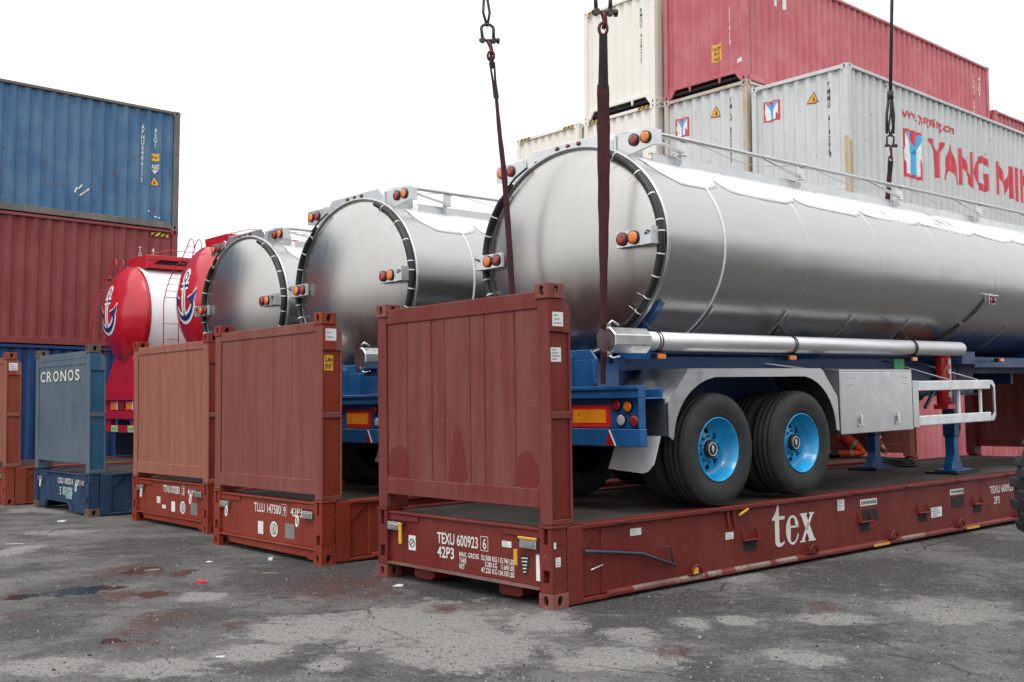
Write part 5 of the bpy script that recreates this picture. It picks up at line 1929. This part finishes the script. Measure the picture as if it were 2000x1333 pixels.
def make_sling(label, keys_dark, keys_red, shack, hook, rope_top, s=1., two=None):
    root = empty("lifting_sling", keys_red[-1][0], (0, 0, 0), label, "lifting sling", "crane slings")
    inv = Matrix.Translation(-Vector(keys_red[-1][0]))
    L = lambda ks: [(inv @ Vector(p), w) for p, w in ks]
    st = MB()
    p, w = lerp_path(L(keys_red), 6)
    w = [a * (1 + .05 * sin(i * 1.7)) for i, a in enumerate(w)]
    ribbon(st, p, w, .013, Vector((1, .25, 0)))
    so = st.build("strap", M_STRAP, root)
    sl = MB()
    if two:
        for sg in (-1, 1):
            ks = [(q + Vector((sg * wd, 0, 0)), t) for (q, wd, t) in two]
            p, w = lerp_path(L(ks), 4); ribbon(sl, p, w, .008, Vector((1, .25, 0)))
    if keys_dark:
        p, w = lerp_path(L(keys_dark), 5); ribbon(sl, p, w, .016, Vector((1, .25, 0)))
    sl.build("sleeve", M_STRAPB, root)
    sh = MB()
    d = (Vector(rope_top) - Vector(shack)).normalized()
    shackle(sh, inv @ Vector(shack), d, Vector((1, .15, 0)), s)
    sh.build("shackle", M_IRON, root)
    hk = MB()
    a, b = inv @ Vector(shack) - d * .055 * s, inv @ Vector(hook)
    hk.tube([a, a.lerp(b, .35) + Vector((.012, 0, 0)), a.lerp(b, .7) + Vector((.018, 0, 0)), b], .020 * s, 8, True, True, [.024 * s, .020 * s, .018 * s, .014 * s])
    hk.tube([b + Vector((.03 * cos(t), 0, .045 * sin(t))) * s for t in [2 * pi * k / 12 for k in range(13)]], .012 * s, 6, False)
    hk.build("hook", plain("hook_red", (.10, .012, .018), .45, .3, .4), root)
    rp = MB()
    a = inv @ Vector(shack) + d * .09 * s; b = inv @ Vector(rope_top)
    for sg in (-1, 1):                           # eye splice then the single rope
        rp.tube([a + Vector((sg * .001, 0, -.01)), a + d * .12 * s + Vector((sg * .03 * s, 0, 0)), a + d * .30 * s + Vector((sg * .012 * s, 0, 0)), a + d * .42 * s], .013 * s, 6)
    n = 160; base = a + d * .36 * s; tot = (b - base).length
    u = d.orthogonal().normalized(); v = d.cross(u)
    for q in range(3):                           # laid strands
        rp.tube([base + d * (tot * k / n) + (u * cos(k * .9 + q * 2.09) + v * sin(k * .9 + q * 2.09)) * .010 * s for k in range(n + 1)], .0115 * s, 5)
    rp.build("wire_rope", M_ROPE, root)
    return root


F0 = lambda x, y, z: at(0, x, y, z)
make_sling("wide dark red sling hanging down to the blue bumper of the nearest tanker",
           [(F0(-.338, 1.05, 4.93), .078), (F0(-.342, 1.05, 4.72), .084), (F0(-.348, 1.05, 4.50), .095), (F0(-.35, 1.05, 4.44), .105)],
           [(F0(-.35, 1.049, 4.47), .112), (F0(-.356, 1.049, 4.0), .124), (F0(-.37, 1.05, 3.4), .108), (F0(-.39, 1.05, 2.75), .076), (F0(-.41, 1.05, 2.2), .055), (F0(-.42, 1.05, 1.79), .05)],
           F0(-.333, 1.05, 5.20), F0(-.338, 1.05, 4.98), F0(-.30, 1.05, 11.5), 1.25)
make_sling("thin dark red sling slanting past the left side of the nearest tanker's rear",
           [(F0(-1.89, 1.05, 5.12), .05), (F0(-1.885, 1.05, 5.0), .035)],
           [(F0(-1.83, 1.05, 4.72), .034), (F0(-1.78, 1.05, 4.3), .048), (F0(-1.72, 1.05, 3.9), .058), (F0(-1.66, 1.05, 3.2), .062), (F0(-1.62, 1.05, 2.6), .066), (F0(-1.57, 1.05, 1.79), .06)],
           F0(-1.945, 1.05, 5.36), F0(-1.90, 1.05, 5.13), F0(-2.40, 1.05, 11.5), 1.1,
           two=[(F0(-1.885, 1.05, 5.06), .022, .022), (F0(-1.855, 1.05, 4.85), .012, .026), (F0(-1.825, 1.05, 4.68), .004, .05)])
make_sling("farther sling with two dark strands hanging in front of the grey container",
           [(F0(-2.335, 9.6, 5.32), .10), (F0(-2.36, 9.6, 5.1), .085)],
           [(F0(-2.36, 9.6, 5.12), .088), (F0(-2.42, 9.6, 4.6), .09), (F0(-2.40, 9.6, 3.4), .09), (F0(-2.40, 9.6, 2.2), .09)],
           F0(-2.33, 9.6, 5.62), F0(-2.335, 9.6, 5.35), F0(-2.29, 9.6, 5.85 + .4), 1.05)


def far_rope():
    root = [o for o in bpy.data.objects if o.name.startswith("lifting_sling")][-1]
    inv = Matrix.Translation(-root.location)
    m = MB()
    a = inv @ F0(-2.33, 9.6, 5.75)
    for sg in (-1, 1): m.tube([a + Vector((sg * .05, 0, 0)), inv @ F0(-2.315, 9.6, 6.05) + Vector((sg * .055, 0, 0)), inv @ F0(-2.305, 9.6, 6.34) + Vector((sg * .02, 0, 0))], .022, 6)
    m.cyl(inv @ F0(-2.305, 9.6, 6.30), inv @ F0(-2.30, 9.6, 6.42), .05, 10)
    m.tube([inv @ F0(-2.30, 9.6, 6.4), inv @ F0(-2.22, 9.6, 7.87), inv @ F0(-2.05, 9.6, 11.0)], .028, 8)
    m.build("wire_rope", M_ROPE, root)


far_rope()

# ------------------------------------------------------------------ worker crouching on the neighbouring flat rack
def make_person():
    base = at(1, -.95, 11.3, .625) + Vector((.22, 0, 0))
    root = empty("person", base, (0, 0, radians(-8)), "worker in orange overalls with reflective bands crouching on a rack beyond the wheels", "person")
    J = [(-.24, 0, .42), (-.10, 0, .62), (.10, 0, .78), (.22, 0, .88), (.33, -.01, .98),
         (-.22, -.12, .40), (.14, -.15, .09), (-.30, -.16, .08), (-.40, -.16, .045),
         (-.22, .12, .40), (.16, .15, .09), (-.28, .16, .08), (-.38, .16, .045),
         (.10, -.19, .76), (.30, -.24, .50), (.42, -.17, .24),
         (.10, .19, .76), (.30, .24, .52), (.44, .16, .26)]
    E_ = [(0, 1), (1, 2), (2, 3), (3, 4), (0, 5), (5, 6), (6, 7), (7, 8), (0, 9), (9, 10), (10, 11), (11, 12), (2, 13), (13, 14), (14, 15), (2, 16), (16, 17), (17, 18)]
    Rr = [.15, .155, .15, .06, .09, .10, .075, .055, .05, .10, .075, .055, .05, .07, .052, .036, .07, .052, .036]
    me = bpy.data.meshes.new("body"); me.from_pydata(J, E_, [])
    b = bpy.data.objects.new("body", me); COL.objects.link(b); b.parent = root
    me.materials.append(plain("overall_orange", (.80, .10, .02), .8, 0, .2))
    sk = b.modifiers.new('skin', 'SKIN')
    for i, v in enumerate(me.skin_vertices[0].data if me.skin_vertices else []): v.radius = (Rr[i], Rr[i]); v.use_root = i == 0
    if not me.skin_vertices:
        bm = bmesh.new(); bm.from_mesh(me); lay = bm.verts.layers.skin.verify()
        for i, v in enumerate(bm.verts): v[lay].radius = (Rr[i], Rr[i]); v[lay].use_root = i == 0
        bm.to_mesh(me); bm.free()
    sb = b.modifiers.new('sub', 'SUBSURF'); sb.levels = 1; sb.render_levels = 2
    skin = plain("skin", (.42, .22, .15), .5)
    hd = MB(); hd.smooth = True
    hd.lathe([(.001, -.125), (.05, -.115), (.072, -.07), (.078, 0), (.075, .05), (.05, .10), (.001, .115)], Matrix.Translation((.40, -.01, 1.02)) @ Matrix.Rotation(radians(35), 4, 'Y'), 18)
    hd.cyl((.47, -.01, 1.0), (.495, -.01, .985), .016, 8)
    hd.build("head", skin, b)
    hm = MB(); hm.smooth = True
    hm.lathe([(.12, .01), (.10, .012), (.097, .05), (.075, .10), (.04, .125), (.001, .13)], Matrix.Translation((.40, -.01, 1.03)) @ Matrix.Rotation(radians(35), 4, 'Y'), 20)
    hm.build("helmet", plain("helmet_white", (.7, .7, .68), .35), b)
    for q, (hx, hy) in enumerate(((.42, -.17), (.44, .16))):
        h = MB()
        h.tube([(hx, hy, .25), (hx + .03, hy, .19), (hx + .05, hy, .15)], .03, 8, True, True, [.026, .038, .034])
        for k in range(4):
            yy = hy - .03 + .02 * k
            h.tube([(hx + .05, yy, .155), (hx + .075, yy, .115), (hx + .075, yy, .08 + .01 * abs(k - 1.5)), (hx + .06, yy, .06 + .01 * abs(k - 1.5))], .009, 6)
        h.tube([(hx + .02, hy - .035, .20), (hx + .06, hy - .055, .16), (hx + .075, hy - .05, .12)], .010, 6)
        h.build("hand", skin, b)
    bd = plain("reflective_band", (.36, .36, .28), .4)
    for p, d, r in (((-.04, -.135, .245), (.36, -.03, -.31), .098), ((-.04, .135, .245), (.38, .03, -.31), .098), ((-.10, -.16, .085), (.44, .01, .01), .074), ((.24, -.225, .58), (.2, -.05, -.26), .062), ((.37, -.2, .36), (.12, .07, -.26), .050), ((-.16, 0, .53), (.14, 0, .2), .168)):
        d = Vector(d).normalized() * .025
        m = MB(); m.cyl(Vector(p) - d, Vector(p) + d, r, 20); m.build("reflective_band", bd, b)
    for s in (-1, 1):
        bt = MB(); bt.tube([(-.31, s * .16, .07), (-.42, s * .16, .05), (-.50, s * .16, .04)], .05, 8, True, True, [.058, .055, .04]); bt.build("boot", M_BLACK, b)


make_person()
# coiled hose and crumpled foil lying by the worker
hz = MB()
c0 = Vector((0, 0, 0))
for k in range(3):
    R_ = .36 - .03 * k
    hz.tube([(R_ * cos(a) * 1.0, R_ * .8 * sin(a), .026 + .034 * k + .008 * sin(3 * a)) for a in [2 * pi * q / 30 for q in range(31)]], .024, 8, False)
ho = hz.build("coiled_hose", M_BLACK, None); ho.location = at(0, -2.02, 8.75, .626); ho.rotation_euler = (radians(1), 0, -.8)
tag(ho, "small black coil of hose on the dark red rack's deck behind the wheels", "hose")

# ------------------------------------------------------------------ big machine tyre at the right edge
def machine_wheel():
    root = empty("machine_wheel", (4.74, 8.06, ground_h(4.74, 8.06) + .86), (radians(90), 0, radians(-14)), "big black machine tyre just entering the photo at its right edge", "wheel")
    R = .86; t = MB()
    t.lathe([(.46, -.05), (.50, .0), (.62, .03), (.74, .02), (.80, -.03), (.83, -.10), (.835, -.30), (.83, -.50), (.80, -.57), (.74, -.62), (.62, -.63), (.50, -.60), (.46, -.55)], None, 64)
    for k in range(30):
        for a, z0, z1 in ((2 * pi * k / 30, -.02, -.27), (2 * pi * (k + .5) / 30, -.33, -.58)):
            Mx = Matrix.Rotation(a, 4, 'Z')
            t.box((.79, -.045, z0), (R - .008, .035, z1), Mx)
            t.box((.72, -.034, max(z0, z1) + .015 if z0 > -.3 else z1 + .02), (.82, .026, max(z0, z1) - .05 if z0 > -.3 else z1 - .02), Mx)
    t.build("tyre", M_RUBBER, root, .006)
    r = MB(); r.lathe([(.47, -.04), (.475, -.01), (.45, -.015), (.43, -.10), (.40, -.20), (.22, -.22), (.20, -.12), (.001, -.12)], None, 40)
    for k in range(12): r.cyl((.30 * cos(k * pi / 6), .30 * sin(k * pi / 6), -.23), (.30 * cos(k * pi / 6), .30 * sin(k * pi / 6), -.18), .022, 6)
    r.build("rim", plain("machine_rim", (.45, .30, .03), .5), root)


machine_wheel()

# ------------------------------------------------------------------ gravel and litter on the yard
def scatter():
    mb = MB(); rnd = random.Random(11)
    ms = [plain("stone_grey", (.13, .128, .122), .85, 0, .4), plain("stone_pale", (.27, .262, .245), .85, 0, .3), plain("stone_dark", (.035, .035, .036), .8, 0, .4)]
    n = 0
    while n < 5200:
        y = 5.9 + 9 * rnd.random() ** 1.7
        x = rnd.uniform(-.52, .52) * y * 1.02
        q = Vector((x, y, 0)) - ORG
        u, l = q.dot(UV), q.dot(LV)
        bad = False
        for i in range(5):
            fx, fy, yaw, _ = FR[i]
            d = Vector((x - fx, y - fy, 0)); a = radians(yaw)
            uu = d.dot(Vector((cos(a), -sin(a), 0))); ll = d.dot(Vector((sin(a), cos(a), 0)))
            if -CW - .02 < uu < .03 and -.03 < ll < RL: bad = True
        if bad: continue
        n += 1
        s = rnd.choice((.003, .004, .004, .005, .006, .007, .010)) * (1.5 if rnd.random() < .04 else 1)
        mb.use(ms[rnd.choices((0, 1, 2), (5, 3, 3))[0]])
        z = ground_h(x, y); a = rnd.uniform(0, 6.28)
        pts = []
        for k in range(5):
            rr = s * rnd.uniform(.7, 1.3); pts.append((x + rr * cos(a + k * 1.257), y + rr * sin(a + k * 1.257), z - .001))
        top = [(x + (p[0] - x) * .55 + rnd.uniform(-.2, .2) * s, y + (p[1] - y) * .55, z + s * rnd.uniform(.5, 1.0)) for p in pts]
        mb.mesh(pts + top, [(k, (k + 1) % 5, 5 + (k + 1) % 5, 5 + k) for k in range(5)] + [(5, 6, 7, 8, 9)], False)
    o = mb.build("gravel", None)
    tag(o, "loose gravel scattered over the asphalt", "gravel", kind='stuff')


scatter()


def scrap(name, x, y, pts, h, mat, label, cat, group=None, rz=0):
    """small crumpled or broken piece lying on the ground"""
    m = MB(); n = len(pts)
    rnd = random.Random(int(x * 100 + y * 1000))
    pts = [(p[0] * .48, p[1] * .48) for p in pts]; h *= .6
    zs = [rnd.uniform(.003, h) for _ in pts]
    c = (sum(p[0] for p in pts) / n, sum(p[1] for p in pts) / n)
    for k in range(n):
        p, q = pts[k], pts[(k + 1) % n]
        m.mesh([(p[0], p[1], zs[k]), (q[0], q[1], zs[(k + 1) % n]), (c[0], c[1], h)], [(0, 1, 2)], False)
        m.mesh([(p[0], p[1], 0), (q[0], q[1], 0), (q[0], q[1], zs[(k + 1) % n]), (p[0], p[1], zs[k])], [(0, 1, 2, 3)], False)
    o = m.build(name, mat)
    o.location = (x, y, ground_h(x, y) + .001); o.rotation_euler = (0, 0, rz)
    return tag(o, label, cat, group)


M_WOOD = plain("splinter_wood", (.40, .37, .32), .8, 0, .2)
M_SCRAPR = plain("scrap_red", (.60, .02, .06), .6)
scrap("red_scrap", -2.83, 9.95, [(-.10, -.02), (0, -.06), (.10, -.01), (.08, .08), (.02, .04), (-.04, .05)], .05, M_SCRAPR, "crumpled bright red scrap lying alone on the asphalt", "litter")
scrap("wood_splinter", -3.55, 10.75, [(-.16, -.03), (.15, .02), (.16, .05), (-.15, .01)], .02, M_WOOD, "pale wood splinter beside the rust stain at the left", "litter", None, .5)
scrap("paper_scrap", -3.16, 11.35, [(-.07, -.03), (.06, -.03), (.08, .03), (-.05, .04)], .02, M_WHITE, "white paper scrap, left of two near the third rack", "litter")
scrap("paper_scrap", -2.55, 10.95 + .55, [(-.05, -.03), (.04, -.03), (.05, .03), (-.04, .05)], .05, M_WHITE, "small white scrap standing up near the orange-red rack corner", "litter")
scrap("wood_splinter", -2.35, 10.55, [(-.14, -.01), (.14, .0), (.14, .02), (-.14, .015)], .012, plain("splinter_tan", (.36, .26, .15), .8), "thin tan wood splinter in front of the second rack", "litter", None, .05)
scrap("wood_splinter", -5.9, 12.9, [(-.22, -.02), (.22, .0), (.22, .03), (-.20, .015)], .02, M_WOOD, "long pale wood splinter far left on the asphalt", "litter", None, .1)
scrap("paper_scrap", -6.45, 15.55, [(-.12, -.05), (.10, -.04), (.13, .05), (-.10, .05)], .04, M_WHITE, "white scrap lying under the front of the blue rack", "litter")
scrap("paper_scrap", -1.85, 6.95, [(-.06, -.02), (.05, -.025), (.06, .015), (-.05, .02)], .015, M_WHITE, "white flakes of paper on the pale concrete patch", "litter")
scrap("plastic_scrap", -1.02, 9.75, [(-.10, -.03), (.09, -.02), (.10, .04), (-.06, .05)], .04, plain("plastic_pale", (.55, .58, .58), .3), "pale plastic scrap beside the nearest rack's left corner", "litter")

# ------------------------------------------------------------------ unseen hall added on the right, to darken tank reflections and shade side faces
def added_hall():
    root = empty("added_hall", yard(27, -14, 0), (0, 0, -YARD), "long grey hall out of view, added to be mirrored in the tank sides", "added_hall")
    w = MB(); w.box((0, 0, -.3), (22, 58, 10.5)); w.build("wall", paint("added_hall_wall", (.20, .21, .215), (.27, .275, .27), .8, .7, .2, .3), root)
    r = MB(); r.prism([(-.5, 10.5), (22.5, 10.5), (22.5, 10.8), (11, 13.6), (-.5, 10.8)], 1, -.5, 58.5); r.build("roof", paint("added_hall_roof", (.13, .135, .14), (.17, .17, .17)), root)
    for y in (4, 15, 26, 37, 48):
        d = MB(); d.box((-.06, y, 0), (-.002, y + 4.5, 5)); d.build("door", plain("door_blue_grey", (.07, .10, .14), .6), root)


added_hall()
